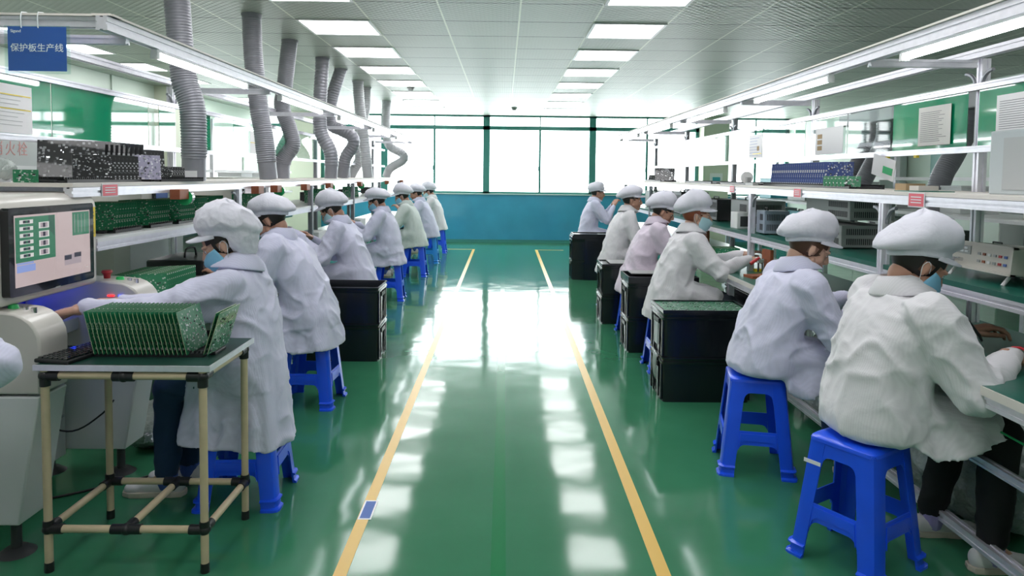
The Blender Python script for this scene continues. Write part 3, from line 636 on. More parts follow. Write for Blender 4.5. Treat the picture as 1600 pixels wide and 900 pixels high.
for (y) in (2.57, 3.285):
    MB().m('red').tube([Vector((-1.85, y, .922))+O, Vector((-1.85, y, .938))+O, Vector((-1.85, y, .950))+O], [.014, .015, .024], 18).tube([Vector((-1.85, y, .950))+O, Vector((-1.85, y, .960))+O], [.025, .02], 18).build('stop_button', mc, smooth=40)
    MB().m('green_button').tube([Vector((-1.79, y, .914))+O, Vector((-1.79, y, .930))+O], [.02, .015], 16).build('start_button', mc, smooth=40)
    for dx in (.045, .075): MB().m('silver').tube([Vector((-1.79+dx, y, .895))+O, Vector((-1.79+dx, y, .928-dx*.12))+O], .010, 14).build('knob', mc, smooth=40)
# feet
for (x, y) in ((-1.80, 2.57), (-1.80, 3.285), (-2.13, 2.57), (-2.13, 3.285)):
    MB().m('inst_dark').tube([Vector((x, y, .16))+O, Vector((x, y, .02))+O], .018, 12).tube([Vector((x, y, .022))+O, Vector((x, y, 0))+O], [.035, .065], 20).build('foot', mc, smooth=40)
# monitor
y0, y1, z0, z1 = 2.505, 3.02, .963, 1.285
bz = MB().m('black_gloss')
bz.prism(rrect(y0, y1, z0, z1, .012), -.0, .03)
me_ = bz.mesh('monitor'); 
mo = bpy.data.objects.new('monitor', me_); C.objects.link(mo); mo.parent = mc
# prism made in (x=y-range, extruded along y): map local x->world y, local y->world x
for v in me_.vertices: v.co = Vector((-1.785+v.co.y, v.co.x, v.co.z))+O
me_.update(); bmx = bmesh.new(); bmx.from_mesh(me_); bmesh.ops.recalc_face_normals(bmx, faces=bmx.faces); bmx.to_mesh(me_); bmx.free()
def em(nm, c, s=.5): mat(nm, tuple(x*.1 for x in c), .25, coat=.5, emit=(c, s))
em('scr_bg', (.50, .40, .40)); em('scr_green', (.035, .17, .095)); em('scr_dark', (.03, .03, .05)); em('scr_white', (.62, .62, .60)); em('scr_blue', (.25, .33, .65)); em('scr_lilac', (.36, .30, .33))
def sbox(mb, mt, a, b, c, d, lift=0):   # fractions of the screen, a,b across (0=near), c,d up
    Y0, Y1, Z0, Z1 = y0+.028, y1-.028, z0+.032, z1-.028
    mb.m(mt).box(-1.755+lift*.0003, -1.7545+lift*.0003, Y0+(Y1-Y0)*a, Y0+(Y1-Y0)*b, Z0+(Z1-Z0)*c, Z0+(Z1-Z0)*d, TT)
mb = MB(); sbox(mb, 'scr_bg', 0, 1, 0, 1)
sbox(mb, 'scr_green', .01, .50, .34, .97, 1); sbox(mb, 'scr_green', .74, .99, .62, .98, 1); sbox(mb, 'scr_lilac', .62, .86, .18, .34, 1); sbox(mb, 'scr_blue', .02, .22, .31, .335, 1)
sbox(mb, 'scr_blue', .02, .24, .20, .30, 1); sbox(mb, 'scr_dark', .62, .72, .26, .33, 2); sbox(mb, 'scr_dark', .76, .86, .28, .35, 2)
for i in range(6):
    z = .40+i*.095; sbox(mb, 'scr_white', .06, .22, z, z+.055, 2); sbox(mb, 'scr_dark', .10, .18, z+.008, z+.047, 3); sbox(mb, 'scr_green', .13, .15, z+.01, z+.045, 4)
for i in range(4):
    z = .40+i*.13; sbox(mb, 'scr_white', .29, .42, z, z+.09, 2); sbox(mb, 'scr_lilac', .31, .40, z+.012, z+.078, 3); sbox(mb, 'scr_dark', .34, .37, z+.012, z+.078, 4)
for i in range(5): sbox(mb, 'scr_dark', .42+i*.015, .425+i*.015, .75-i*.02, .97, 2)
for i in range(4): sbox(mb, 'scr_lilac', .77+i*.05, .775+i*.05, .66, .95, 2)
sbox(mb, 'scr_white', .93, .96, .09, .10, 2); sbox(mb, 'red_ink', .94, .95, .10, .11, 3)
mb.build('screen', mo)
lb_ = MB().m('yellow').box(-1.785, -1.7835, 3.03, 3.085, 1.135, 1.265, TT); 
for i in range(7): lb_.m('ink').box(-1.7835, -1.783, 3.035, 3.035+random.uniform(.025, .045), 1.15+i*.015, 1.153+i*.015, TT)
lb_.build('warning_label', mc)
MB().m('yellow').box(-1.645, -1.6445, 3.24, 3.27, .74, .76, TT).build('warning_label', mc)
MB().m('inst_grey').box(-1.7555, -1.7545, 2.76, 2.79, .960, .966, TT).build('brand_mark', mo)
# ================================================================ CRATES
def crate_mesh():
    parts = {}
    L_, D_, Hh = .575, .385, .288
    def ring(x, y, z, r=.02, n=3):
        return [Vector((px, py, z)) for px, py in rrect(-x, x, -y, y, r, n)]
    mb = MB().m('crate_black')
    o0 = [ring(L_/2-.016, D_/2-.016, 0), ring(L_/2-.010, D_/2-.010, Hh-.045), ring(L_/2-.002, D_/2-.002, Hh-.043), ring(L_/2, D_/2, Hh-.028), ring(L_/2-.008, D_/2-.008, Hh-.026), ring(L_/2-.006, D_/2-.006, Hh-.010), ring(L_/2, D_/2, Hh-.008), ring(L_/2, D_/2, Hh),
          ring(L_/2-.012, D_/2-.012, Hh), ring(L_/2-.016, D_/2-.016, Hh-.02), ring(L_/2-.022, D_/2-.022, .008)]
    mb.loft(o0, cap=True)
    for s in (-1, 1):
        for y in (-.155, -.135, -.075, .075, .135, .155):
            x0, x1 = sorted((s*(L_/2-.013), s*(L_/2-.003))); mb.box(x0, x1, y-.003, y+.003, .01, Hh-.045)
    parts['shell'] = mb.mesh('shell')
    mb = MB().m('elastic').box(-L_/2-.0005, -L_/2+.011, -.045, .045, .06, .20); parts['card'] = mb.mesh('label_card')
    parts['handle'] = MB().m('black').box(-L_/2-.002, -L_/2+.006, -.07, .07, Hh-.085, Hh-.055).mesh('handle'); parts['handle_b'] = MB().m('black').box(L_/2-.006, L_/2+.002, -.07, .07, Hh-.085, Hh-.055).mesh('handle')
    return parts
CP = crate_mesh()
def crate(x, y, z, lab, rz=0, grp='black storage crates', card=False):
    r = empty('storage_crate', lab, 'crate', (x, y, z), rz, grp)
    for nm, me in (('shell', CP['shell']), ('handle', CP['handle']), ('handle', CP['handle_b'])):
        o = bpy.data.objects.new(nm, me); C.objects.link(o); o.parent = r
        if nm == 'shell': me.shade_smooth(); me.set_sharp_from_angle(angle=.5)
    if card:
        o = bpy.data.objects.new('label_card', CP['card']); C.objects.link(o); o.parent = r
    return r
HC = .280
def stack(x, y, n, labs, rz=0, card=False):
    for k in range(n): crate(x, y, k*HC, labs[k], rz+(0 if k == 0 else math.radians(random.uniform(-.8, .8))), card=card and k == 1)
stack(-1.222, 5.46, 2, ['lower black crate of the stack on the left side of the aisle', 'open empty black crate on top of the left stack'])
stack(1.29, 4.55, 2, ['lower black crate of the nearest right stack, with torn bag on its end', 'upper black crate of the nearest right stack, topped with green boards'], card=True)
stack(1.29, 5.79, 2, ['lower black crate of the second right stack', 'upper black crate of the second right stack, under the slotted rack'])
stack(1.23, 6.89, 2, ['lower black crate of the third right stack', 'upper black crate of the third right stack, with a lid'])
stack(1.22, 9.80, 2, ['lower black crate of the farthest right stack', 'upper black crate of the farthest right stack, under black trays'])
# tops
def tray(x, y, z, lab, lx=.57, ly=.38, h=.02, grp='black trays and lids', mt='crate_black'):
    r = empty('tray', lab, 'tray', (x, y, z), 0, grp)
    MB().m(mt).box(-lx/2, lx/2, -ly/2, ly/2, 0, h*.4).build('base', r)
    MB().m(mt).box(-lx/2, lx/2, -ly/2, -ly/2+.012, h*.4, h).box(-lx/2, lx/2, ly/2-.012, ly/2, h*.4, h).box(-lx/2, -lx/2+.012, -ly/2+.012, ly/2-.012, h*.4, h).box(lx/2-.012, lx/2, -ly/2+.012, ly/2-.012, h*.4, h).build('rim', r)
    return r
zt1 = .288+HC+.001
tray(1.29, 4.55, zt1, 'black tray of flat green boards on the nearest right crate stack')
for i in range(3):
    for j in range(3):
        board('flat', (1.29-.11+i*.182-.065, 4.55-.118+j*.118, zt1+.0175), (0, PI/2, 0), 'green circuit board lying flat in the tray on the nearest right crate stack', 'flat green boards on the nearest right crates', 1) if False else None
def flat_board(x, y, z, lab, grp):
    o = bpy.data.objects.new('circuit_board', ME['flat']); C.objects.link(o); o.location = (x, y, z); o.rotation_euler = (0, -PI/2, PI/2); tag(o, lab, 'circuit board', grp)
rown = ['near', 'middle', 'far']; coln = ['left', 'centre', 'right']
for i in range(3):
    for j in range(3):
        flat_board(1.29-.178+i*.178, 4.55-.176+j*.118+.118, zt1+.0095, 'flat green circuit board, %s row, %s column, on the nearest right crates' % (rown[j], coln[i]), 'flat green boards on the nearest right crates')
tray(1.29, 5.79, zt1, 'black slotted tray on the second right crate stack', h=.05)
mb = MB().m('inst_grey').box(-.24, .27, -.02, .17, 0, .006); o = mb.build('cover_sheet', loc=(1.30, 5.80, zt1+.0505)); tag(o, 'grey plastic cover sheet on the slotted tray of the second right stack', 'cover')
tray(1.23, 6.89, zt1, 'flat black lid on the third right crate stack', h=.015)
mb = MB().m('inst_grey').box(-.2, .2, -.15, .15, 0, .004); o = mb.build('cover_sheet', loc=(1.23, 6.89, zt1+.0155)); tag(o, 'thin grey sheet on the third right crate stack', 'cover')
mb = MB().m('crate_black').box(-.15, .285, -.01, .01, 0, .56); o = mb.build('black_panel', loc=(1.26, 6.68, 0)); tag(o, 'tall flat black panel standing against the front of the third right crate stack', 'panel')
mb = MB().m('crate_black').box(-.13, .29, -.01, .01, 0, .57); o = mb.build('black_panel', loc=(1.24, 9.59, 0)); tag(o, 'tall flat black panel standing against the front of the farthest right crate stack', 'panel')
for k in range(3):
    tray(1.22+.01*k, 9.80, zt1+k*.021, ['lowest black tray on the farthest right crate stack', 'middle black tray on the farthest right crate stack', 'topmost black tray on the farthest right crate stack'][k], h=.02)
# torn bag on the near right stack
mb = MB().m('bag')
rings = []
for i in range(9):
    t = i/8; rings.append([Vector((-.012*math.sin(PI*t)*(1 if k % 2 else .3)-.004, -.05+.1*k/7*(1-.5*t)+.02*t, -.17*t)) for k in range(8)])
mb.loft(rings, cap=False, closed=False); o = mb.build('plastic_bag', loc=(1.29-.2905, 4.52, .285), smooth=True); o.modifiers.new('solid', 'SOLIDIFY').thickness = .002
tag(o, 'torn scrap of clear plastic bag hanging on the end of the nearest right crates', 'plastic bag')
# ================================================================ STOOLS
def panel2d(outer, hole, frame):
    from mathutils.geometry import tessellate_polygon
    polys = [[Vector((x, z, 0)) for x, z in outer]]+([[Vector((x, z, 0)) for x, z in hole]] if hole else [])
    tris = tessellate_polygon(polys); pts = [p for q in polys for p in q]
    return [frame(p.x, p.y) for p in pts], tris
def make_stool(mt):
    HT, B, Hs = .126, .172, .465       # half top, half bottom, height
    hw = lambda z: B+(HT-B)*z/Hs
    th = .006
    def fr(k):       # side k: face outward; (u, z) -> point on the sloping face, with inset
        a = k*PI/2; c, s = math.cos(a), math.sin(a)
        return lambda u, z, d=0: Vector((c*u-s*(-(hw(z)-d)), s*u+c*(-(hw(z)-d)), z))
    seat = MB().m(mt)
    rings = [[Vector((x, y, z)) for x, y in rrect(-w, w, -w, w, r, 4)] for w, r, z in ((HT+.005, .036, .444), (HT+.003, .038, .456), (HT-.008, .040, .465), (HT-.03, .036, .4665), (HT-.05, .03, .4655))]
    rin = [[Vector((x, y, z)) for x, y in rrect(-w, w, -w, w, r, 4)] for w, r, z in ((HT-.05, .03, .461), (HT-.006, .032, .453), (HT-.001, .034, .444))]
    seat.loft([rin[2]]+rings, cap=False); seat.loft(list(reversed(rin)), cap=False)
    seat.add(rings[-1], [tuple(range(len(rings[-1])))]); seat.add(rin[0], [tuple(range(len(rin[0])))])
    def skin(mb, F, poly):    # polygon in (u,z) made into a plate of thickness th
        n = len(poly); from mathutils.geometry import tessellate_polygon
        tr = tessellate_polygon([[Vector((u, z, 0)) for u, z in poly]])
        vs = [F(u, z, .0018) for u, z in poly]+[F(u, z, th) for u, z in poly]
        mb.add(vs, [tuple(t) for t in tr]+[tuple(i+n for i in reversed(t)) for t in tr]+[(i, (i+1) % n, (i+1) % n+n, i+n) for i in range(n)])
    LW = .070
    obs = []
    for k in range(4):
        F = fr(k)
        # apron with arched lower edge
        zt_, za = .452, .395
        il = lambda z: hw(z)-LW
        arc = [(-il(.30)+.0, .36)]+[(-il(.39)+.035-.035*math.cos(a), .36+.035*math.sin(a)) for a in [PI/2*i/4 for i in range(1, 5)]]
        arc = [(-il(.36)+.03*(1-math.cos(a)), .355+.04*math.sin(a)) for a in [PI/2*i/5 for i in range(6)]]
        arcr = [(-u, z) for u, z in reversed(arc)]
        skin(seat, F, [(-hw(zt_)+.012, zt_)]+[(-il(.355)-.005, .355)]+arc+arcr+[(il(.355)+.005, .355), (hw(zt_)-.012, zt_)])
        # stretcher, arched underneath
        st = MB().m(mt)
        zu, zl = .215, .150
        a2 = [(-il(.12)+.035*(1-math.cos(a))-.004, .105+.045*math.sin(a)) for a in [PI/2*i/5 for i in range(6)]]
        skin(st, F, [(-il(zu)-.004, zu)]+a2+[(-u, z) for u, z in reversed(a2)]+[(il(zu)+.004, zu)])
        b2 = [(u, z+.012) for u, z in a2]
        F2 = lambda u, z, d=0, F=F: F(u, z, d-.0045)
        skin(st, F2, [(-il(.2)+.004, .203)]+[(u*.93, z+.02) for u, z in a2]+[(-u*.93, z+.02) for u, z in reversed(a2)]+[(il(.2)-.004, .203)])
        obs.append(('stretcher', st))
        lg = MB().m(mt)
        G = fr((k+1) % 4)
        # L-shaped leg at the corner between side k (right end) and side k+1 (left end)
        rr = []
        zs = [.452, .40, .30, .20, .10, .050, .045, .040, .036, .014, .008, 0]
        for z in zs:
            fl = .011 if z in (.045, .040) else (.012 if z < .01 else (.002 if z < .04 else 0))
            LWz = LW-.006*(1-z/.45)
            w = hw(z)
            c1 = []
            # outline of the L (outer face rounded corner), in frame of side k
            a0 = k*PI/2; cc, ss = math.cos(a0), math.sin(a0)
            w2 = w+fl; q = .026
            pts = [(w-LWz, -w2), (w2-q, -w2), (w2-q*.3, -w2+q*.3), (w2, -w2+q), (w2, -(w-LWz)), (w-th, -(w-LWz)), (w-th, -w+th+q*.6), (w-th-q*.6, -w+th), (w-LWz, -w+th)]
            rr.append([Vector((cc*x-ss*y, ss*x+cc*y, z)) for x, y in pts])
        lg.loft(rr); obs.append(('leg', lg))
    return seat, obs
STOOL = {}
def stool(x, y, rz, lab, mt='stool_blue', grp='blue plastic stools'):
    if mt not in STOOL:
        seat, obs = make_stool(mt); sm = seat.mesh('seat'); ms = [(n, m_.mesh(n)) for n, m_ in obs]
        for me in [sm]+[m_ for _, m_ in ms]: me.shade_smooth(); me.set_sharp_from_angle(angle=.6)
        STOOL[mt] = [('seat', sm)]+ms
    r = empty('plastic_stool', lab, 'stool', (x, y, 0), rz, grp)
    for n_, me in STOOL[mt]:
        o = bpy.data.objects.new(n_, me); C.objects.link(o); o.parent = r
    return r
D2R = math.pi/180
stool(1.335, 2.56, 33*D2R, 'nearest blue plastic stool, right foreground, with a white tape strip on one leg')
stool(1.25, 3.42, -12*D2R, 'blue plastic stool under the second worker on the right, beside the crates')
stool(-1.12, 3.06, 2*D2R, 'blue plastic stool under the masked worker behind the cart')
stool(-1.19, 4.34, -3*D2R, 'blue plastic stool under the second worker on the left')
stool(-1.30, 6.15, 0, 'blue plastic stool hidden behind the left crate stack')
stool(-1.30, 8.00, 3*D2R, 'blue plastic stool just behind the left crate stack, fourth on the left')
stool(-1.25, 9.90, 0, 'blue plastic stool with a pale cloth behind it, fifth on the left')
stool(-1.22, 11.40, 0, 'sky blue plastic stool far along the left line', 'stool_sky')
stool(-1.22, 12.90, 0, 'farthest blue plastic stool on the left line')
stool(1.24, 5.18, 0, 'blue plastic stool behind the nearest right crate stack')
stool(1.24, 6.36, 8*D2R, 'blue plastic stool glimpsed between second and third right crate stacks')
stool(1.22, 7.60, 0, 'blue plastic stool behind the third right crate stack')
stool(1.26, 10.50, 0, 'blue plastic stool behind the farthest right crate stack')
o = MB().m('elastic').box(-.034, .034, -.0012, 0, 0, .014).build('tape_strip'); tag(o, 'white tape strip on the leg of the nearest blue stool', 'tape')
_a = 33*D2R; _w = .172+(.126-.172)*.36/.465
# on the outer -y face near its left leg
_p = Vector((-(_w+.0008), _w-.034, 0)); o.location = (1.335+math.cos(_a)*_p.x-math.sin(_a)*_p.y, 2.56+math.sin(_a)*_p.x+math.cos(_a)*_p.y, .355); o.rotation_euler = (-.12, 0, _a-PI/2)
# ================================================================ PEOPLE
def remesh(mb, voxel, smooth=4, mt=None, disp=None, name='mesh'):
    me = mb.mesh(name); o = bpy.data.objects.new('tmp', me); C.objects.link(o)
    r = o.modifiers.new('r', 'REMESH'); r.mode = 'VOXEL'; r.voxel_size = voxel; r.use_smooth_shade = True
    if smooth: s = o.modifiers.new('s', 'SMOOTH'); s.factor = .6; s.iterations = smooth
    dg = bpy.context.evaluated_depsgraph_get(); out = bpy.data.meshes.new_from_object(o.evaluated_get(dg)); out.name = name
    bpy.data.objects.remove(o); bpy.data.meshes.remove(me)
    if disp:
        nv = len(out.vertices); nr = [v.normal.copy() for v in out.vertices]
        for v, n in zip(out.vertices, nr): v.co = v.co+n*disp(v.co)
    out.materials.clear(); out.materials.append(M[mt]); out.shade_smooth(); return out
def link(name, me, parent, T=None):
    o = bpy.data.objects.new(name, me); C.objects.link(o); o.parent = parent
    if T is not None: o.matrix_local = T
    return o
def join_meshes(meshes, name):
    bm = bmesh.new()
    for m_, T in meshes:
        b2 = bmesh.new(); b2.from_mesh(m_)
        if T is not None: bmesh.ops.transform(b2, matrix=T, verts=b2.verts)
        t = bpy.data.meshes.new('t'); b2.to_mesh(t); b2.free(); bm.from_mesh(t); bpy.data.meshes.remove(t)
    me = bpy.data.meshes.new(name); bm.to_mesh(me); bm.free(); me.materials.append(meshes[0][0].materials[0]); me.shade_smooth(); return me
# ---- a hand: wrist at origin, fingers along +x, palm facing -z, thumb on +y side
HANDS = {}
def hand_mesh(curl, thumb, voxel, mt):
    key = (curl, thumb, voxel, mt)
    if key in HANDS: return HANDS[key]
    mb = MB()
    mb.cap((-.05, 0, 0), (.012, 0, 0), .026, .0235)
    for y, L in ((.026, .083), (.009, .088), (-.009, .085), (-.025, .078)):
        mb.cap((.012, y*.55, 0), (L, y, 0), .0165, .0125)
    for i, (y, L, r, x0) in enumerate(((.030, (.036, .024, .020), .0088, .083), (.010, (.040, .027, .022), .0092, .088), (-.0105, (.037, .025, .021), .0088, .085), (-.030, (.029, .019, .018), .0078, .078))):
        p = Vector((x0, y, .001)); a = -curl*(.55+.1*i); sp = math.radians((7, 2, -3, -9)[i])
        for k in range(3):
            q = p+Vector((math.cos(a)*math.cos(sp), math.cos(a)*math.sin(sp), math.sin(a)))*L[k]
            mb.cap(p, q, r*(1-.07*k), r*(.93-.07*k)); p = q; a -= curl*(.75-.1*k)
    b = Vector((.022, .026, -.004)); m_ = b+Vector((.034, .026, -.010)); e = m_+Vector((.030, .008*(1-thumb), -.012*thumb)); f = e+Vector((.024, -.004*thumb, -.012*thumb))
    mb.cap((.006, .012, -.004), b, .018, .0155); mb.cap(b, m_, .0145, .0112); mb.cap(m_, e, .0108, .0098); mb.cap(e, f, .0098, .0078)
    HANDS[key] = remesh(mb, voxel, 2, mt, name='hand'); return HANDS[key]
# ---- a head: centre at origin, looks along +x
HEADS = {}
def head_mesh(voxel, mt, full=1.0):
    key = (voxel, mt, full)
    if key in HEADS: return HEADS[key]
    mb = MB()
    mb.ell((-.012, 0, .030), (.094, .074, .083), nu=20, nv=14)
    mb.ell((.022, 0, -.015), (.066, .063*full, .085), nu=18, nv=12)
    mb.ell((.040, 0, -.070), (.046, .045*full, .036), nu=16, nv=10)
    for s in (-1, 1):
        mb.ell((.040, s*.033, -.035), (.040, .028*full, .032)); mb.ell((.066, s*.030, .020), (.022, .028, .010))
        mb.ell((.062, s*.030, .002), (.018, .018, .013))
        mb.cap((.02, s*.055*full, -.055), (.055, s*.025, -.090), .018, .016)
        # ear
        mb.ell((-.010, s*.076, -.010), (.015, .007, .028), Matrix.Rotation(s*.3, 3, 'Z')); mb.ell((-.008, s*.074, -.033), (.009, .006, .010))
    mb.cap((.084, 0, .012), (.104, 0, -.022), .0085, .0115); mb.ell((.097, 0, -.029), (.014, .017, .010))
    mb.ell((.084, 0, -.050), (.014, .024, .0075)); mb.ell((.083, 0, -.063), (.013, .021, .0085)); mb.ell((.076, 0, -.088), (.016, .020, .015))
    HEADS[key] = remesh(mb, voxel, 2, mt, name='head'); return HEADS[key]
def fold(scale, amp, seed, aniso=(1, 1, 1)):
    off = Vector((seed*7.3, seed*3.1, seed*1.7))
    def f(co):
        p = Vector((co.x*aniso[0], co.y*aniso[1], co.z*aniso[2]))
        w = Vector((noise.noise(p*3+off), noise.noise(p*3+off*2), noise.noise(p*3-off)))*.35
        q = p*scale+off+w*2
        r = 1-abs(noise.noise(q)*2.2); r = max(0, r)**2
        r2 = 1-abs(noise.noise(q*2.1+off)*2.2); r2 = max(0, r2)**2
        return amp*(r-.35)+amp*.25*(r2-.3)
    return f
CAPS = {}
def cap_mesh(style, seed):
    if (style, seed) in CAPS: return CAPS[(style, seed)]
    puff, droop, high = {'round': (1.30, .06, 1.15), 'big': (1.38, .085, 1.25), 'flat': (1.33, .055, .95), 'hood': (1.30, .07, 1.15), 'tight': (1.14, .03, .98)}[style]
    prof = [(.012, 1.0, 0), (.020, 1.035, 0), (.030, 1.02, 0), (.036, 1.10, .2), (.048, 1+(puff-1)*.8, .5), (.066, puff, .8), (.088, puff*.985, 1), (.108, 1+(puff-1)*.62, 1), (.126, .98, 1), (.139, .76, 1), (.147, .48, 1), (.151, .22, 1), (.152, .04, 1)]
    N = 64; rings = []
    for z, k, w in prof:
        ring = []
        for j in range(N):
            th = 2*PI*j/N; c, s = math.cos(th), math.sin(th)
            back = max(0, -c)
            zz = .012+(z-.012)*high
            rr = k
            if k > 1.0 and w > 0: rr *= 1+.02*back*w
            ple = .022*math.sin(th*19+seed)*max(0, 1-abs(z-.045)/.04)
            rr *= 1+ple
            x = (.107*rr)*c-.012-.016*w; y = .088*rr*s
            zz -= droop*back*w*(1 if z < .12 else .6)+.022*back*back*(1-w)
            nz = noise.noise(Vector((x*14+seed*3.1, y*14, zz*14)))
            zz += .010*nz*w; x += .008*noise.noise(Vector((x*16, y*16+seed, zz*16)))*w
            ring.append(Vector((x, y, zz)))
        rings.append(ring)
    mb = MB().m('cap_white').loft(rings, cap=True)
    if style == 'hood':      # snood bag hanging over the nape
        mb.ell((-.075, 0, .015), (.078, .094, .105), nu=24, nv=16); mb.ell((-.085, 0, -.045), (.055, .075, .065), nu=20, nv=12)
        dome = remesh(mb, .006, 14, 'cap_white', fold(14, .006, seed), 'dome')
    else:
        dome = mb.mesh('dome'); ff = fold(11, .0065, seed, (1, 1, 1.5)); nr = [v.normal.copy() for v in dome.vertices]
        for v, n_ in zip(dome.vertices, nr):
            if v.co.z > .03: v.co = v.co+n_*ff(v.co)
        dome.shade_smooth()
    # brim
    mb = MB().m('cap_white'); top = []; n = 20
    L = {'round': .052, 'big': .045, 'flat': .05, 'hood': .058, 'tight': .045}[style]
    rows = []
    for t in (0, .35, .7, 1):
        row = []
        for i in range(n+1):
            a = (-1+2*i/n)*math.radians(74); e = max(0, math.cos(a*90/74))**.6
            row.append(Vector((.107*1.02*math.cos(a)-.012+L*t*e, .088*1.02*math.sin(a)*(1-.04*t), .020-.018*t*e-.016*abs(math.sin(a))*t)))
        rows.append(row)
    vs = [v for r in rows for v in r]; m_ = n+1
    mb.add(vs, [(i*m_+j, i*m_+j+1, (i+1)*m_+j+1, (i+1)*m_+j) for i in range(3) for j in range(n)])
    brim = mb.mesh('brim'); brim.shade_smooth()
    CAPS[(style, seed)] = (dome, brim); return dome, brim
MASKS = {}
def mask_mesh(mt):
    if mt in MASKS: return MASKS[mt]
    mb = MB().m(mt); rows = []; n = 20; R = 13
    for i in range(R+1):
        t = i/R; z = -.012-.092*t; row = []
        for j in range(n+1):
            a = (-1+2*j/n)*math.radians(82-10*abs(2*t-1)); c = max(0, math.cos(a))
            rx = .094+.020*math.sin(PI*min(1, t*1.1))*c**2; ry = .079-.002*t
            x = -.004+rx*c**.9+(.008 if .12 < t < .5 else 0)*c**6; y = ry*math.sin(a)
            x += .0022*((i % 3) == 1)*c
            row.append(Vector((x, y, z+.012*(1-c)*(1-2*t))))
        rows.append(row)
    mb.loft(rows, cap=False, closed=False); me = mb.mesh('face_mask'); me.shade_smooth()
    mb = MB().m('elastic')
    for s in (-1, 1):
        mb.tube(catmull([(.014, s*.071, -.020), (.0, s*.080, .002), (-.018, s*.084, .012), (-.028, s*.083, -.010), (-.014, s*.083, -.045), (.010, s*.073, -.088)], .008), .0014, 5)
    loops = mb.mesh('ear_loop'); loops.shade_smooth(); MASKS[mt] = (me, loops); return me, loops
HAIRS = {}
def hair_mesh(mt, style):
    if (mt, style) in HAIRS: return HAIRS[(mt, style)]
    mb = MB().m(mt); nu, nv = 40, 26; c = Vector((-.014, 0, .022)); vs = []; keep = {}
    for i in range(nv+1):
        ph = PI*i/nv
        for j in range(nu):
            th = 2*PI*j/nu; v = Vector((.100*math.sin(ph)*math.cos(th), .0805*math.sin(ph)*math.sin(th), .092*math.cos(ph)))
            v *= 1+.02*noise.noise(v*60)
            vs.append(c+v)
    fs = []
    for i in range(nv):
        for j in range(nu):
            k = (j+1) % nu; f = (i*nu+j, (i+1)*nu+j, (i+1)*nu+k, i*nu+k); m_ = sum((vs[q] for q in f), Vector())/4
            front = .055 if m_.z > .018 else (.024 if m_.z > -.005 else -.022)
            if style == 'long' and -.05 < m_.z < .02 and abs(m_.y) > .05: front = .034
            if style == 'bangs' and m_.z > .0 : front = .2
            if m_.x < front and m_.z > (-.068 if style == 'long' else -.050) and not (abs(m_.y) > .066 and -.030 < m_.z < .008 and -.03 < m_.x < .010): fs.append(f)
    mb.add(vs, fs); me = mb.mesh('hair')
    bm = bmesh.new(); bm.from_mesh(me); bmesh.ops.delete(bm, geom=[v for v in bm.verts if not v.link_faces], context='VERTS'); bm.to_mesh(me); bm.free()
    me.shade_smooth(); HAIRS[(mt, style)] = me; return me
SHOES = {}
def shoe_mesh(mt):
    if mt in SHOES: return SHOES[mt]
    mb = MB(); mb.cap((-.055, 0, .045), (.06, 0, .036), .036, .034); mb.cap((.06, 0, .034), (.135, 0, .028), .034, .026); mb.ell((.12, 0, .030), (.05, .040, .024)); mb.ell((-.07, 0, .045), (.03, .033, .04))
    up_ = remesh(mb, .007, 4, mt, name='upper')
    for v in up_.vertices: v.co.z = max(.012, v.co.z)
    out = [(-.105, 0), (-.095, .028), (-.05, .035), (.02, .033), (.08, .043), (.13, .044), (.165, .028), (.175, 0)]
    out = out+[(x, -y) for x, y in reversed(out[1:-1])]
    mb = MB().m('shoe_sole').loft([[Vector((x*k, y*k, z)) for x, y in out] for k, z in ((.96, 0), (1, .006), (.99, .020), (.96, .022))]); so = mb.mesh('sole')
    SHOES[mt] = (up_, so); return up_, so
def ik(S, Wp, L1, L2, pole):
    d = (Wp-S); L = d.length
    if L > (L1+L2)*.995:
        k = L/((L1+L2)*.995); L1 *= k; L2 *= k
    t = d.normalized(); a = (L1*L1-L2*L2+L*L)/(2*L); hgt = math.sqrt(max(0, L1*L1-a*a))
    p = pole-t*pole.dot(t); p.normalize(); return S+t*a+p*hgt
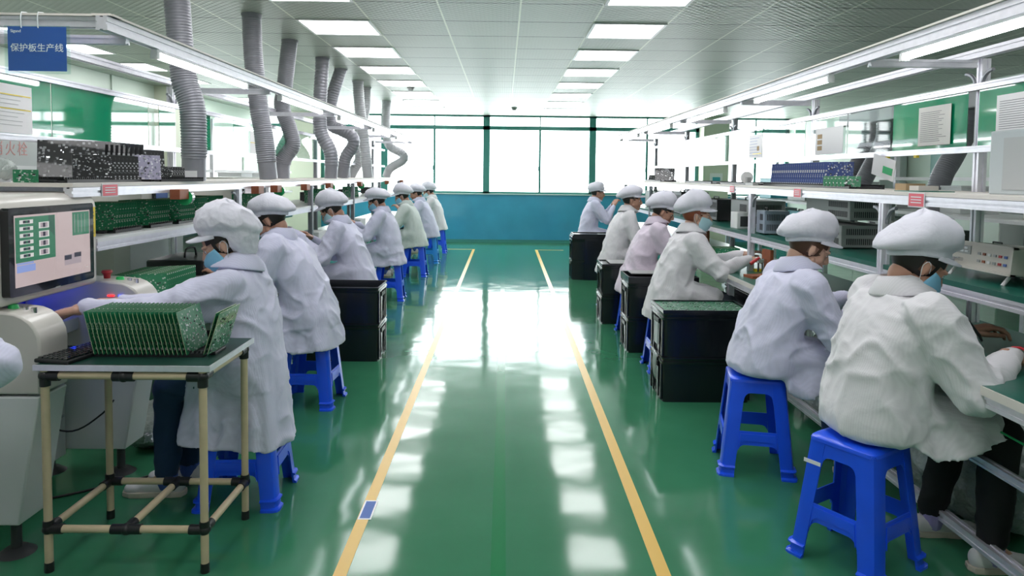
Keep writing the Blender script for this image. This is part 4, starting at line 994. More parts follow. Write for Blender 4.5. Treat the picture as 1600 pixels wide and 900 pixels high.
def person(x, y, rz, lab, hands, lean=.2, pitch=30, hyaw=0, coat='coat_white', cap=('round', 1), mask=None, hair=('hair', 'short'), skin='skin', seed=1,
           width=1.0, drape=None, thigh_x=.30, feet=((.42, -.10), (.42, .10)), trousers='trousers_grey', shoe='shoe_white', sock='sock_blue', detail=2, shoulder_z=.985, hem=.36, grp=None, curl=.6, bodyyaw=0, knee_z=.50, knee_x=.40, neck=.0):
    P = empty('person', lab, 'person', (x, y, 0), rz, grp)
    Wi = Matrix.Rotation(-rz, 4, 'Z') @ Matrix.Translation(Vector((-x, -y, 0)))
    vx = {2: .010, 1: .013, 0: .017}[detail]; hv = {2: .0038, 1: .0048, 0: .006}[detail]; hn = {2: .0026, 1: .0034, 0: .005}[detail]
    zs = .50; zt = shoulder_z
    def spine(t):     # 0 seat .. 1 neck base
        return Vector((-.005+lean*t**1.25-.022*math.sin(PI*min(1, t))*(.6+lean), 0, zs+(zt+.035-zs)*t))
    by = Matrix.Rotation(bodyyaw, 3, 'Z')
    sh = {s: Vector((spine(.90).x+.005, 0, zt-.035))+by @ Vector((0, s*.172*width, 0)) for s in (-1, 1)}
    hip = {s: Vector((-.01, s*.095, .565)) for s in (-1, 1)}
    knee = {s: Vector((knee_x, s*.115, knee_z)) for s in (-1, 1)}
    ank = {}; 
    for s, (fx, fy) in zip((-1, 1), feet): ank[s] = Vector((fx-.02, fy, .085)); knee[s].y = (fy+s*.11)/2
    # hands
    wr = {}; el = {}; hd = {}
    for s in (-1, 1):
        q = hands[0 if s < 0 else 1]; w = Wi @ Vector(q[:3]); wr[s] = w
        pole = Vector((-.25, s*.55, -1)) if len(q) < 5 else Vector(q[4])
        el[s] = ik(sh[s], w, .275*1.03, .245*1.03, pole)
        hd[s] = q[3] if len(q) > 3 else None
    # ------- body (one skin surface)
    mb = MB(); 
    tor = []
    for t, rx, ry in ((0, .105, .14), (.25, .095, .13), (.5, .09, .135), (.75, .085, .15), (.92, .07, .14), (1.0, .045, .06)):
        c = spine(t); tor.append([c+by @ Vector((rx*math.cos(a), ry*math.sin(a), 0)) for a in [2*PI*i/20 for i in range(20)]])
    mb.loft(tor)
    nk = spine(1.0); hc = nk+Vector((.040+.0012*pitch*.5+neck, 0, .116-.0009*pitch))
    for s in (-1, 1):
        mb.cap(sh[s]*.97, el[s], .045, .036); mb.cap(el[s], wr[s], .036, .024); mb.cap(hip[s], knee[s], .078, .05); mb.cap(knee[s], ank[s], .048, .034)
        mb.cap(ank[s], ank[s]+Vector((.09, 0, -.045)), .03, .02)
    mb.cap(spine(.9), nk, .06, .055)
    core = remesh(mb, .016, 2, skin, name='core')
    hm = Matrix.Translation(hc) @ Matrix.Rotation(math.radians(hyaw), 4, 'Z') @ Matrix.Rotation(math.radians(pitch), 4, 'Y')
    mb = MB(); hb = hm @ Vector((-.035, 0, -.065)); mb.cap(nk-Vector((.0, 0, .05)), hb, .053, .047); mb.cap(hb, hm @ Vector((-.01, 0, -.01)), .047, .058)
    neckm = remesh(mb, .008, 2, skin, name='neck')
    parts = [(core, None), (neckm, None), (head_mesh(hv, skin), hm)]
    for s in (-1, 1):
        fdir = (wr[s]-el[s]).normalized()
        if hd[s] is not None:
            t_ = Wi @ Vector(hd[s]); fdir = (t_-wr[s]).normalized()
        up_ = Vector((0, 0, 1)); yy = up_.cross(fdir).normalized(); zz = fdir.cross(yy)
        Rm = Matrix((fdir, yy, zz)).transposed()
        # thumb towards the body's middle: mirror for the left hand (+y side has thumb on -y)
        Hm = Matrix.Translation(wr[s]+fdir*.028) @ Rm.to_4x4() @ Matrix.Diagonal((1, -s if True else 1, 1, 1))
        Hm = Matrix.Translation(wr[s]+fdir*.028) @ Rm.to_4x4() @ Matrix.Diagonal((1, (1 if s < 0 else -1), 1, 1))
        hmesh = hand_mesh(curl, .8, hn, skin)
        if s > 0:
            h2 = hmesh.copy(); h2.flip_normals() ; parts.append((h2, Hm))
        else: parts.append((hmesh, Hm))
    body = join_meshes(parts, 'body'); link('body', body, P)
    # eyes and brows
    eb = MB(); 
    for s in (-1, 1):
        eb.m('hair').tube([(.083, s*.018, .026), (.082, s*.032, .030), (.070, s*.048, .026)], .0022, 6)
        eb.m('eye_white').ell((.072, s*.031, .002), (.0115, .0115, .0075), nu=12, nv=8); eb.m('hair').ell((.0795, s*.031, .001), (.0052, .0055, .0055), nu=10, nv=6)
        eb.m('hair').tube([(.081, s*.020, .006), (.084, s*.031, .008), (.078, s*.043, .005)], .0014, 5)
    if detail > 0 or not mask: link('eyes', eb.mesh('eyes'), P, hm)
    if not mask and detail > 0:
        lp = MB().m('lip').ell((.0935, 0, -.0525), (.006, .019, .0035)).ell((.0925, 0, -.0600), (.006, .016, .004)); link('lips', lp.mesh('lips'), P, hm)
    # hair, cap, mask
    link('hair', hair_mesh(*hair), P, hm)
    dome, brim = cap_mesh(*cap)
    cm = hm @ Matrix.Translation(Vector((-.008, 0, .024))) @ Matrix.Rotation(math.radians(-9-.45*pitch), 4, 'Y')
    co_ = empty('cap', None, None); co_.parent = P; co_.matrix_local = cm
    for k_ in ('label', 'category'):
        if k_ in co_: del co_[k_]
    d_ = link('dome', dome, co_); b_ = link('brim', brim, co_)
    sm = b_.modifiers.new('s', 'SOLIDIFY'); sm.thickness = .004
    if mask:
        mm, lo = mask_mesh(mask); mo_ = link('face_mask', mm, P, hm); mo_.modifiers.new('s', 'SOLIDIFY').thickness = .0015; link('ear_loop', lo, mo_)
    # ------- coat
    mb = MB(); rings = []
    W2 = width
    for t, rx, ry in ((-.045, .140, .170), (0, .152, .192), (.10, .150, .196), (.22, .140, .190), (.40, .134, .188), (.58, .130, .192), (.74, .122, .198), (.86, .108, .192), (.94, .090, .140), (.985, .058, .066)):
        c = spine(max(0, t)); c.z = zs+(zt+.035-zs)*t
        c.z = max(c.z, .478)
        ring = []
        for i in range(28):
            a = 2*PI*i/28; ca, sa = math.cos(a), math.sin(a)
            e = .86; ring.append(c+by @ Vector((rx*W2*abs(ca)**e*(1 if ca > 0 else -1), ry*W2*abs(sa)**e*(1 if sa > 0 else -1), 0)))
        rings.append(ring)
    mb.loft(rings)
    for s in (-1, 1):
        S = sh[s]; E = el[s]; Wp = wr[s]
        mb.ell(S, (.082*W2, .070*W2, .070), nu=14, nv=9)
        mb.cap(S, E, .079*W2, .066*W2); mb.cap(S+Vector((-.01, -s*.06, -.10)), E, .07, .05)
        mb.ell(E, (.070, .070, .068))
        q = E+(Wp-E)*.80; mb.cap(E, q, .064*W2, .047); mb.cap(q, Wp+(Wp-E).normalized()*.012, .049, .035)
        # thigh drape
        kn = knee[s].copy(); h0 = Vector((.0, s*.10, .585)); k2 = h0+(kn-h0)*min(1, thigh_x/.40); k2.z += .015
        mb.cap(h0, k2, .105, .082)
    mb.loft([[Vector((xx, yy_, zz_)) for yy_, zz_ in rrect(-.16, .16, .50, ztop, .05, 3)] for xx, ztop in ((.0, .66), (.15, .645), (thigh_x, .60))])
    # hanging skirt: a shell around the legs / stool
    th = max(.022, vx*2.1)
    def shell(pts_top, pts_bot, inward):
        n = len(pts_top)
        vs = pts_top+pts_bot+[p+i_ for p, i_ in zip(pts_top, inward)]+[p+i_ for p, i_ in zip(pts_bot, inward)]
        fs = []
        for i in range(n-1):
            fs += [(i, i+1, n+i+1, n+i), (2*n+i, 3*n+i, 3*n+i+1, 2*n+i+1), (i, 2*n+i, 2*n+i+1, i+1), (n+i, n+i+1, 3*n+i+1, 3*n+i)]
        fs += [(0, n, 3*n, 2*n), (n-1, 3*n-1, 4*n-1, 2*n-1)]
        mb.add(vs, fs)
    # outline in plan, from front of left thigh round the back to the front of the right thigh
    def plan(x0, full):
        hwid = .198*W2; pts = []
        fx = thigh_x+.06
        pts += [Vector((fx, y_, 0)) for y_ in (.0, .10)] + [Vector((fx-.02, hwid*.92, 0)), Vector((fx-.09, hwid, 0)), Vector((x0+.06, hwid, 0))]
        if full: pts += [Vector((x0+.0, hwid*.90, 0)), Vector((x0-.04, hwid*.45, 0)), Vector((x0-.045, 0, 0))]
        else: pts += [Vector((x0, hwid, 0))]
        return pts
    full = drape is not None
    x0 = -.145 if full else .04
    half = plan(x0, full); pts = [Vector((p.x, p.y, 0)) for p in half]
    if full:
        loop = pts+[Vector((p.x, -p.y, 0)) for p in reversed(pts[:-1])]
        loops = [loop]
    else:
        hw_ = .198*W2; side = [Vector((thigh_x+.05, hw_*.93, 0)), Vector((thigh_x-.06, hw_, 0)), Vector((.04, hw_*.96, 0))]
        loops = [side, [Vector((p.x, -p.y, 0)) for p in reversed(side)]]
    for lp in loops:
        dense = [];
        for i in range(len(lp)-1):
            m_ = max(1, int((lp[i+1]-lp[i]).length/.02))
            dense += [lp[i].lerp(lp[i+1], k/m_) for k in range(m_)]
        dense.append(lp[-1]); top = []; bot = []; inn = []
        cen = Vector((.05, 0, 0))
        for i, p in enumerate(dense):
            d = (p-cen); d.z = 0; dn = d.normalized()
            frac = max(0, min(1, (p.x-x0)/(thigh_x+.06-x0)))
            hz = hem+(max(0, frac-.25)*.12 if not full else (drape-hem)*(1-frac))
            if not full: hz += .045*max(0, 1-frac*4)
            wv = .012*math.sin(i*.55+seed)+.008*math.sin(i*1.3+seed*2)
            top.append(Vector((p.x, p.y, 0))-dn*.045+Vector((0, 0, .60-.06*frac if full else .60-.02*frac))); bot.append(Vector((p.x, p.y, hz+.3*wv))+dn*(.004+wv*.8)); inn.append(-dn*th)
        shell(top, bot, inn)
    f1 = fold(6.0, .0135 if detail else .010, seed, (1.1, 1.1, 1.0)); f2 = fold(10, .0028, seed+5, (1.1, 1.1, .8))
    Sr, Sl = (sh[-1]+el[-1]+wr[-1])/3, (sh[1]+el[1]+wr[1])/3
    def disp(co):
        v = f1(co)+f2(co)
        for E in (el[-1], el[1]):
            d = (co-E).length
            if d < .13: v += .006*math.sin((co.z*1.0+co.x*.6)*95+seed)*(1-d/.13)
        if co.z < .60: v *= .8
        if co.z < .49 and abs(co.x) < .16 and abs(co.y) < .17: v = 0
        return v
    coatm = remesh(mb, vx, 5, coat, disp, 'coat'); cobj = link('coat', coatm, P)
    # collar
    mb = MB().m(coat); rings = []; n = 28
    ax = (hb-nk).normalized()
    nb = nk-Vector((0, 0, .03))
    u = Vector((1, 0, 0)); u = (u-ax*u.dot(ax)).normalized(); w_ = ax.cross(u)
    for hgt, r in ((-.01, .088), (.03, .079), (.072, .068), (.079, .070), (.066, .082), (.016, .112), (.008, .110)):
        ring = []
        for i in range(n):
            a = 2*PI*i/n; f_ = max(0, math.cos(a)); ring.append(nb+ax*(hgt*(1-.35*f_))+u*(r*math.cos(a)*1.02)+w_*(r*math.sin(a)))
        rings.append(ring)
    mb.loft(rings, cap=False); co2 = mb.build('collar', cobj, smooth=True)
    sm = co2.modifiers.new('s', 'SOLIDIFY'); sm.thickness = .003
    # seams down the back and at the armhole
    # ------- trousers
    mb = MB()
    for s in (-1, 1):
        mb.cap(hip[s]+Vector((.03, -s*.01, -.015)), knee[s], .080, .074); mb.cap(knee[s], ank[s]+Vector((0, 0, .035)), .072, .053)
        a = ank[s]+Vector((0, 0, .035)); mb.cap(a, a-Vector((0, 0, .01)), .053, .052)
    mb.ell((.0, 0, .575), (.12, .145, .09))
    tr = remesh(mb, .014, 4, trousers, fold(9, .006, seed+3), 'trousers')
    for v in tr.vertices:
        if v.co.z < .478 and abs(v.co.x) < .15: v.co.z = .478
    link('trousers', tr, P)
    um, sm_ = shoe_mesh(shoe)
    for s in (-1, 1):
        fx, fy = feet[0 if s < 0 else 1]
        T = Matrix.Translation(Vector((fx, fy, 0)))
        so = link('shoe', um, P, T); link('sole', sm_, so)
        link('sock', MB().m(sock).cap(ank[s]-Vector((0, 0, .03)), ank[s]+Vector((0, 0, .06)), .043, .042).mesh('sock'), P)
    return P
# left line: facing -x (rz = 180 deg). hands given in world space: (right/-y local hand, left/+y local hand)
LZ = PI
def L_hands(px, y, z=.80, dx=0): return ((px, y+.11, z), (px-.02+dx, y-.10, z))
person(-1.12, 3.08, LZ, 'person with drooping hood cap and blue mask reaching into the inspection machine behind the cart', ((-1.60, 3.00, .86), (-1.655, 2.80, .875, (-1.80, 2.78, .85), (0, .5, -.6))), lean=.05, pitch=28, hyaw=8, coat='coat_blue', cap=('hood', 2), mask='mask_blue', seed=2, drape=.24, hem=.27, trousers='jeans', width=.95, feet=((.33, -.10), (.37, .03)), knee_x=.31, thigh_x=.20, hair=('hair', 'long'), skin='skin_light', curl=.35)
person(-1.19, 4.34, LZ, 'broad person in white coat and flat cap without mask, second on the left', L_hands(-1.66, 4.30, .80), lean=.20, pitch=32, coat='coat_blue', cap=('flat', 3), hair=('hair', 'long'), seed=3, width=1.12, drape=.36, hem=.34, shoulder_z=1.01, trousers='trousers_black')
person(-1.28, 6.15, LZ, 'person in white coat and pale mask bent over the bench behind the open black crate', L_hands(-1.68, 6.10, .84), lean=.17, pitch=40, coat='coat_blue', cap=('round', 4), mask='mask_pale', seed=4, drape=.38, detail=1)
person(-1.30, 8.00, LZ, 'person in flat cap and blue mask on the stool just past the left crate stack', L_hands(-1.70, 7.95, .85), lean=.10, pitch=28, coat='coat_blue', cap=('flat', 5), mask='mask_blue', seed=5, drape=.40, detail=1)
person(-1.25, 9.90, LZ, 'person in a mint-tinted coat and peaked cap with blue mask, fifth on the left', L_hands(-1.66, 9.85, .86), lean=.14, pitch=26, coat='coat_mint', cap=('round', 6), mask='mask_blue', seed=6, drape=.42, detail=0)
person(-1.22, 11.40, LZ, 'person in white coat partly hidden behind the mint coated worker, on the sky blue stool', L_hands(-1.64, 11.35, .86), lean=.16, pitch=22, coat='coat_blue', cap=('flat', 7), seed=7, drape=.42, detail=0)
person(-1.22, 12.90, LZ, 'farthest person in white coat on the left line, against the blue wall', L_hands(-1.62, 12.85, .84), lean=.12, pitch=26, coat='coat_white', cap=('round', 8), mask='mask_pale', seed=8, drape=.42, detail=0)
# right line: facing +x
def R_hands(px, y, z=.80, dx=0): return ((px, y-.11, z), (px+.02+dx, y+.10, z))
person(1.41, 2.60, 0, 'nearest person on the right in off-white coat, baggy cap, blue mask and black trousers', ((1.80, 2.44, .80, (1.90, 2.46, .77), (-.3, -.55, -.9)), (1.86, 2.82, .80)), lean=.09, pitch=34, hyaw=-4, hair=('hair', 'long'), coat='coat_white', cap=('big', 9), mask='mask_blue', seed=9, width=1.16, shoulder_z=.985, trousers='trousers_black', sock='sock_lilac', feet=((.40, -.12), (.34, .14)), thigh_x=.32, hem=.43, curl=.75)
person(1.29, 3.42, 0, 'second person on the right in bluish coat and round cap, brown hair and no mask', ((1.72, 3.36, .80), (1.74, 3.56, .81)), lean=.16, pitch=30, hyaw=-6, coat='coat_blue', cap=('round', 10), seed=10, width=1.08, shoulder_z=.96, trousers='jeans', hair=('hair_brown', 'long'), hem=.38, skin='skin_light')
person(1.24, 5.18, 0, 'third person on the right in white coat with reddish hair, cap and pale mask', ((1.76, 5.02, .84, (1.90, 5.0, .83)), (1.78, 5.26, .84)), lean=.15, pitch=8, hyaw=-10, coat='coat_white', cap=('round', 11), mask='mask_pale', seed=11, hair=('hair_red', 'short'), skin='skin_light', drape=.38, detail=1, shoulder_z=1.0, curl=.4)
person(1.22, 6.33, 0, 'fourth person on the right in a pinkish coat with a peaked cap, no mask', ((1.62, 6.20, .90), (1.64, 6.40, .90)), lean=.17, pitch=26, hyaw=-8, coat='coat_pink', cap=('round', 12), seed=12, drape=.38, detail=1)
person(1.20, 7.60, 0, 'fifth person on the right in white coat with a tall tilted cap, looking ahead', R_hands(1.60, 7.60, .84), lean=.15, pitch=8, coat='coat_white', cap=('flat', 13), seed=13, drape=.38, detail=1, shoulder_z=1.03, hyaw=-10)
person(1.26, 10.50, 0, 'farthest person on the right in white coat behind the tallest crate stack', ((1.62, 10.38, .98), (1.62, 10.58, .98)), lean=.10, pitch=12, coat='coat_blue', cap=('tight', 14), seed=14, drape=.40, detail=0, shoulder_z=1.04)
# a worker cut off by the left edge of the photo
person(-1.85, 1.76, PI/2, 'person in white coat cut off by the left photo edge, only a sleeve in view', ((-1.62, 2.08, .93, (-1.66, 2.2, .92), (.1, -1, -.25)), (-1.93, 2.05, .90)), lean=.12, pitch=20, coat='coat_blue', cap=('round', 15), seed=15, drape=.40, detail=1)
stool(-1.85, 1.76, 0, 'blue plastic stool under the worker cut off by the left edge')
# ================================================================ INSTRUMENTS AND CLUTTER
def vent_box(loc, sx, sy, sz, lab, mt='inst_grey', face='y', grp=None, nm='power_supply', disp=False):
    r = empty(nm, lab, 'instrument', loc, 0, grp)
    MB().m(mt).box(-sx/2, sx/2, -sy/2, sy/2, .008, sz).build('case', r, bevel=.004)
    for a in (-1, 1):
        for b in (-1, 1): MB().m('rubber').box(a*(sx/2-.03)-.01, a*(sx/2-.03)+.01, b*(sy/2-.03)-.01, b*(sy/2-.03)+.01, 0, .008).build('foot', r)
    for row in (0, 1):             # slots on the aisle side (-x) and the near side (-y)
        mb = MB().m('inst_dark')
        n = int(sy*.42/.012)
        for i in range(n):
            y = -sy/2+.03+i*.012+(0); mb.box(-sx/2-.0015, -sx/2, y, y+.006, sz*(.18+.42*row), sz*(.18+.42*row)+sz*.26)
        mb.build('vent', r); mb = MB().m('inst_dark')
        n = int(sx*.8/.012)
        for i in range(n):
            x = -sx/2+sx*.1+i*.012; mb.box(x, x+.006, -sy/2-.0015, -sy/2, sz*(.18+.42*row), sz*(.18+.42*row)+sz*.26)
        mb.build('vent', r)
    MB().m('inst_dark').tube([(-sx/2*.5, -sy/2*.3, sz), (-sx/2*.5, -sy/2*.3, sz+.02), (-sx/2*.5, sy/2*.3, sz+.02), (-sx/2*.5, sy/2*.3, sz)], .006, 6).build('handle', r)
    if disp: MB().m('inst_dark').box(-sx/2-.002, -sx/2, sy*.15, sy*.4, sz*.5, sz*.8).build('display', r)
    return r
ZR, ZB, ZS, ZL = 1.022, .75, 1.368, 1.122
vent_box((2.08, 4.30, ZR), .30, .62, .135, 'lower grey vented power supply behind the second right worker cap', grp='stacked grey power supplies')
vent_box((2.10, 4.27, ZR+.135+.022), .26, .58, .13, 'upper grey vented power supply behind the second right worker cap', grp='stacked grey power supplies')
vent_box((2.08, 5.75, ZR), .30, .42, .22, 'dark grey vented instrument between the second and third right workers', 'inst_grey')
vent_box((1.93, 5.02, ZR), .18, .16, .17, 'blue-grey metal box with a round opening on the right riser shelf', 'inst_blue', nm='test_box')
vent_box((2.10, 6.7, ZR), .28, .5, .20, 'black instrument box behind the third right worker mask', 'inst_dark', nm='instrument_box')
vent_box((2.08, 7.9, ZR), .30, .5, .24, 'black instrument box behind the fourth right worker', 'inst_dark', nm='instrument_box')
vent_box((2.08, 9.3, ZR), .30, .6, .22, 'grey instrument box behind the farthest right worker', 'inst_grey', nm='instrument_box')
# small white box with dark front
r = empty('meter_box', 'small white meter box with a dark square front on the right bench', 'instrument', (1.90, 5.55, ZR))
MB().m('paper').box(-.07, .07, -.06, .10, 0, .13).build('case', r, bevel=.006); MB().m('inst_dark').box(-.045, .055, -.063, -.06, .02, .10).build('front_screen', r)
# beige bench meter with tilt feet
r = empty('bench_meter', 'beige bench meter with a small display and red test lead at the right edge', 'instrument', (2.05, 2.80, ZR), 0)
Rt = Matrix.Translation(Vector((0, 0, .03))) @ Matrix.Rotation(math.radians(5), 4, 'Y')
MB().m('inst_beige').box(-.14, .17, -.20, .20, 0, .105, Rt).build('case', r, bevel=.006)
mb = MB().m('inst_beige')
for (a, b_, c, d) in ((-.205, .205, -.003, .006), (-.205, .205, .099, .108), (-.205, -.195, -.003, .108), (.195, .205, -.003, .108)): mb.box(-.155, -.135, a, b_, c, d, Rt)
mb.build('front_bezel', r)
MB().m('inst_grey').box(-.143, -.14, .05, .18, .055, .09, Rt).build('display', r)
mb = MB().m('elastic')
for i in range(4): mb.box(-.1445, -.143, .065+i*.028, .085+i*.028, .062, .070, Rt).box(-.1445, -.143, .07+i*.028, .088+i*.028, .075, .084, Rt)
mb.build('digits', r)
mb = MB()
for i in range(6): mb.m(['ink_blue', 'red', 'inst_grey', 'paper', 'orange', 'inst_grey'][i]).box(-.144, -.14, -.16+i*.03, -.145+i*.03, .06, .07, Rt).box(-.144, -.14, -.16+i*.03, -.145+i*.03, .03, .04, Rt)
mb.build('buttons', r)
MB().m('silver').tube([Rt @ Vector((-.14, .10, .03)), Rt @ Vector((-.175, .10, .03))], .008, 10).build('connector', r)
for y in (-.16, .16): MB().m('paper').tube([(-.125, y, .032), (-.15, y, .0)], .007, 8).build('tilt_foot', r)
for y in (-.16, .16): MB().m('paper').tube([(.14, y, .02), (.14, y, .0)], .010, 8).build('rear_foot', r)
o = MB().m('cable_red').tube(catmull([(1.865, 2.90, 1.085), (1.80, 2.90, 1.09), (1.72, 2.88, 1.05), (1.67, 2.84, .97), (1.66, 2.80, .86), (1.70, 2.74, .757)], .02), .0045, 8).build('test_lead', smooth=True); tag(o, 'red test lead running from the beige bench meter down to the worktop', 'cable')
o = MB().m('cable_black').tube(catmull([(1.865, 2.92, 1.080), (1.79, 2.925, 1.07), (1.71, 2.90, 1.02), (1.655, 2.87, .93), (1.68, 2.83, .757)], .02), .003, 8).build('test_lead', smooth=True); tag(o, 'black test lead running beside the red one from the beige meter', 'cable')
o = MB().m('cable_red').tube(catmull([(1.88, 2.30, .757), (1.86, 2.38, .80), (1.84, 2.45, .83), (1.83, 2.50, .81), (1.86, 2.56, .765), (1.95, 2.62, .757)], .02), .005, 8).build('test_lead', smooth=True); tag(o, 'red lead looped at the nearest right worker hand', 'cable')
r = empty('test_probe', 'black pen-shaped probe held by the nearest right worker', 'probe', (1.85, 2.68, .80))
MB().m('black').tube([(-.04, .01, .075), (0, 0, .02), (.01, 0, .0)], [.006, .006, .004], 8).build('grip', r); MB().m('silver').tube([(.01, 0, 0), (.02, 0, -.04)], [.002, .0008], 6).build('tip', r)
# toggle clamp fixtures
def fixture(loc, rz, lab):
    r = empty('toggle_clamp_fixture', lab, 'fixture', loc, rz, 'orange clamp fixtures on the right bench')
    MB().m('orange').box(-.09, .09, -.06, .06, 0, .018).build('base_plate', r); MB().m('orange').box(.04, .065, -.05, .05, .018, .19).build('upright_plate', r)
    MB().m('silver').tube([(0.02, 0, .018), (.02, 0, .13)], .009, 8).box(-.02, .04, -.012, .012, .10, .125).build('clamp_body', r)
    MB().m('red').tube([(-.01, 0, .135), (-.075, 0, .095)], [.009, .012], 10).build('clamp_handle', r); MB().m('black').tube([(-.015, 0, .10), (-.015, 0, .04)], .006, 8).build('plunger', r)
    return r
fixture((1.74, 4.72, ZB), .2, 'orange clamp fixture with red handle between second and third right workers')
fixture((1.80, 6.40, ZB+.0), .2, 'orange clamp fixture in front of the fourth right worker hands')
fixture((1.76, 8.0, ZB), .2, 'orange clamp fixture in front of the fifth right worker')
fixture((1.72, 10.3, ZB+.0), .2, 'orange clamp fixture in front of the farthest right worker')
# rack of green boards on right bench
rack((1.72, 5.42, ZB), .20, .18, PI/2, 'black slotted rack with green boards on the bench by the third right worker')
for i in range(13): board('wide', (1.72, 5.34+i*.0145, ZB+.012), (0, math.radians(-8), -PI/2), '%s green circuit board from the near end of the rack by the third right worker' % ORD[i], 'green boards in the right bench rack', .8)
# board in work, bin, paper
o = MB().m('pcb_green').box(-.10, .10, -.06, .06, 0, .003).build('circuit_board', loc=(1.98, 5.02, ZB+.0)); tag(o, 'green board lying on the bench under the third right worker hands', 'circuit board')
o = MB().m('yellow').box(-.05, .05, -.02, .02, 0, .02).build('work_clip', loc=(1.86, 5.03, ZB)); tag(o, 'small yellow clip block under the third right worker hand', 'clip')
r = empty('parts_bin', 'open black parts bin on the green worktop between the two nearest right workers', 'bin', (1.98, 3.55, ZB))
MB().m('bin_dark').box(-.09, .09, -.16, .16, 0, .004).build('floor_plate', r)
mb = MB().m('bin_dark'); mb.box(-.09, -.086, -.16, .16, .004, .07).box(.086, .09, -.16, .16, .004, .07).box(-.086, .086, -.16, -.156, .004, .07).box(-.086, .086, .156, .16, .004, .07).box(-.086, .086, -.002, .002, .004, .06); mb.build('walls', r)
for k in range(4):
    o = MB().m('paper').box(-.10, .10, -.14, .14, 0, .0015).build('paper_sheet', loc=(1.88, 3.98, ZB+.0016*k), rz=.15*k-.2); tag(o, 'white paper sheet, %s from the bottom of the small pile on the right worktop' % ORD[k], 'paper', 'papers on the right worktop')
o = MB().m('bag_grey').box(-.13, .12, -.10, .10, 0, .002).build('static_sheet', loc=(1.98, 3.15, ZB)); tag(o, 'dark shiny antistatic sheet on the right worktop by the nearest worker', 'sheet')
# ---- upper shelf, right
rack((2.02, 4.55, ZS), 1.30, .20, PI/2, 'long black slotted rack of blue boards on the right upper shelf')
for i in range(26): board('blue', (2.02, 4.25+i*.0335, ZS+.012), (0, math.radians(-12), -PI/2-.6), '%s blue circuit board from the near end of the rack on the right shelf' % ORD[i], 'blue circuit boards on the right upper shelf')
for i in range(6): board('small', (1.95, 3.94+i*.045, ZS+.012), (0, math.radians(-14), -PI/2-.5), '%s small green board from the near end of the rack on the right upper shelf' % ORD[i], 'small green boards on the right shelf rack')
rack((2.0, 5.78, ZS), .80, .20, PI/2, 'empty black slotted rack on the right shelf beside the blue boards')
rack((2.0, 6.9, ZS), .9, .20, PI/2, 'empty black slotted rack farther along the right upper shelf')
rack((2.02, 9.1, ZS), .9, .20, PI/2, 'black rack with one standing board at the far end of the right shelf')
board('black', (2.02, 8.85, ZS+.012), (0, math.radians(-12), -PI/2-.3), 'dark circuit board standing alone at the far end of the right upper shelf', None, 1.15)
board('black', (2.02, 9.35, ZS+.012), (0, math.radians(-60), -PI/2-.3), 'dark circuit board lying almost flat at the far end of the right shelf', None, 1.0)
r = empty('tape_gun', 'white tape gun lying on the right upper shelf edge', 'tape dispenser', (1.86, 5.35, ZS))
MB().m('paper').tube([(0, .02, .06), (0, .05, .06)], .045, 18).build('tape_roll', r, smooth=40); MB().m('inst_grey').box(-.02, .02, -.16, .0, .0, .02).box(-.015, .015, -.02, .02, .0, .06).build('handle', r); 
r = empty('control_box', 'pale grey metal cabinet standing at the right end of the upper shelf', 'cabinet', (2.12, 2.52, ZS))
MB().m('machine_grey').box(-.18, .18, -.35, .28, 0, .25).build('case', r, bevel=.005); MB().m('inst_grey').box(-.183, -.18, -.30, .20, .02, .22).build('door', r)
for k, (y, w) in enumerate(((3.62, .10), (3.50, .08))):
    o = MB().m(['carton', 'inst_beige'][k]).box(-.05, .05, -w/2, w/2, 0, .035-.01*k).build('small_box', loc=(2.1, y, ZS)); tag(o, ['small brown carton beside the post on the right upper shelf', 'small beige box on the right upper shelf near the post'][k], 'box')
o = MB().m('mat_green').box(-.08, .08, -.10, .10, 0, .004).build('green_cloth', loc=(1.92, 3.2, ZS)); tag(o, 'folded dark green mat scrap on the right upper shelf beside the post', 'mat')
r = empty('document_pouch', 'tilted plastic document pouch hanging under the right display rail', 'pouch', (2.17, 4.0, 1.55))
MB().m('paper').box(-.002, .002, -.12, .12, -.12, 0, Matrix.Rotation(.2, 4, 'X')).build('sheet', r); MB().m('tape_green').box(-.004, -.002, -.10, .0, -.09, -.05, Matrix.Rotation(.2, 4, 'X')).build('print', r)
for k, y in enumerate((3.72, 4.0)):
    o = MB().m('yellow').box(-.008, .008, -.012, .012, -.014, 0).build('clip', loc=(2.185, y, 1.553)); tag(o, ['yellow clip on the right lower display rail, nearer one', 'yellow clip on the right lower display rail, above the pouch'][k], 'clip')
# ---- upper shelf, left: black boards
rack((-1.98, 3.36, ZS), .62, .20, PI/2, 'long black slotted rack of black boards on the left upper shelf')
rack((-1.88, 3.95, ZS), .36, .20, PI/2-.2, 'shorter black rack to the right of the long one on the left upper shelf')
for i in range(9): board('black', (-2.04, 3.34+i*.045, ZS+.012), (0, math.radians(-8), -PI/2+.35), '%s tall black circuit board from the left end of the left upper shelf rack' % ORD[i], 'black circuit boards on the left upper shelf', 1.32)
for i in range(7): board('black', (-1.93, 3.34+i*.035, ZS+.012), (0, math.radians(-10), -PI/2+.62), '%s low black circuit board from the left in front of the tall black boards' % ORD[i], 'lower black boards on the left upper shelf', .85)
for i in range(5): board('black', (-2.0, 3.76+i*.035, ZS+.012), (0, math.radians(-10), -PI/2+.62), '%s black circuit board from the left behind the lilac board on the upper shelf' % ORD[i], 'right group of black boards on the left upper shelf', 1.15)
board('lilac', (-1.87, 3.70, ZS+.012), (0, math.radians(-14), -PI/2+.6), 'lilac-grey circuit board leaning in front of the black boards on the left shelf', None)
for i in range(5): board('black', (-1.87, 3.90+i*.03, ZS+.012), (0, math.radians(-8), -PI/2+.6), '%s short black board from the left in the short rack on the left upper shelf' % ORD[i], 'short black boards on the left upper shelf', .5)
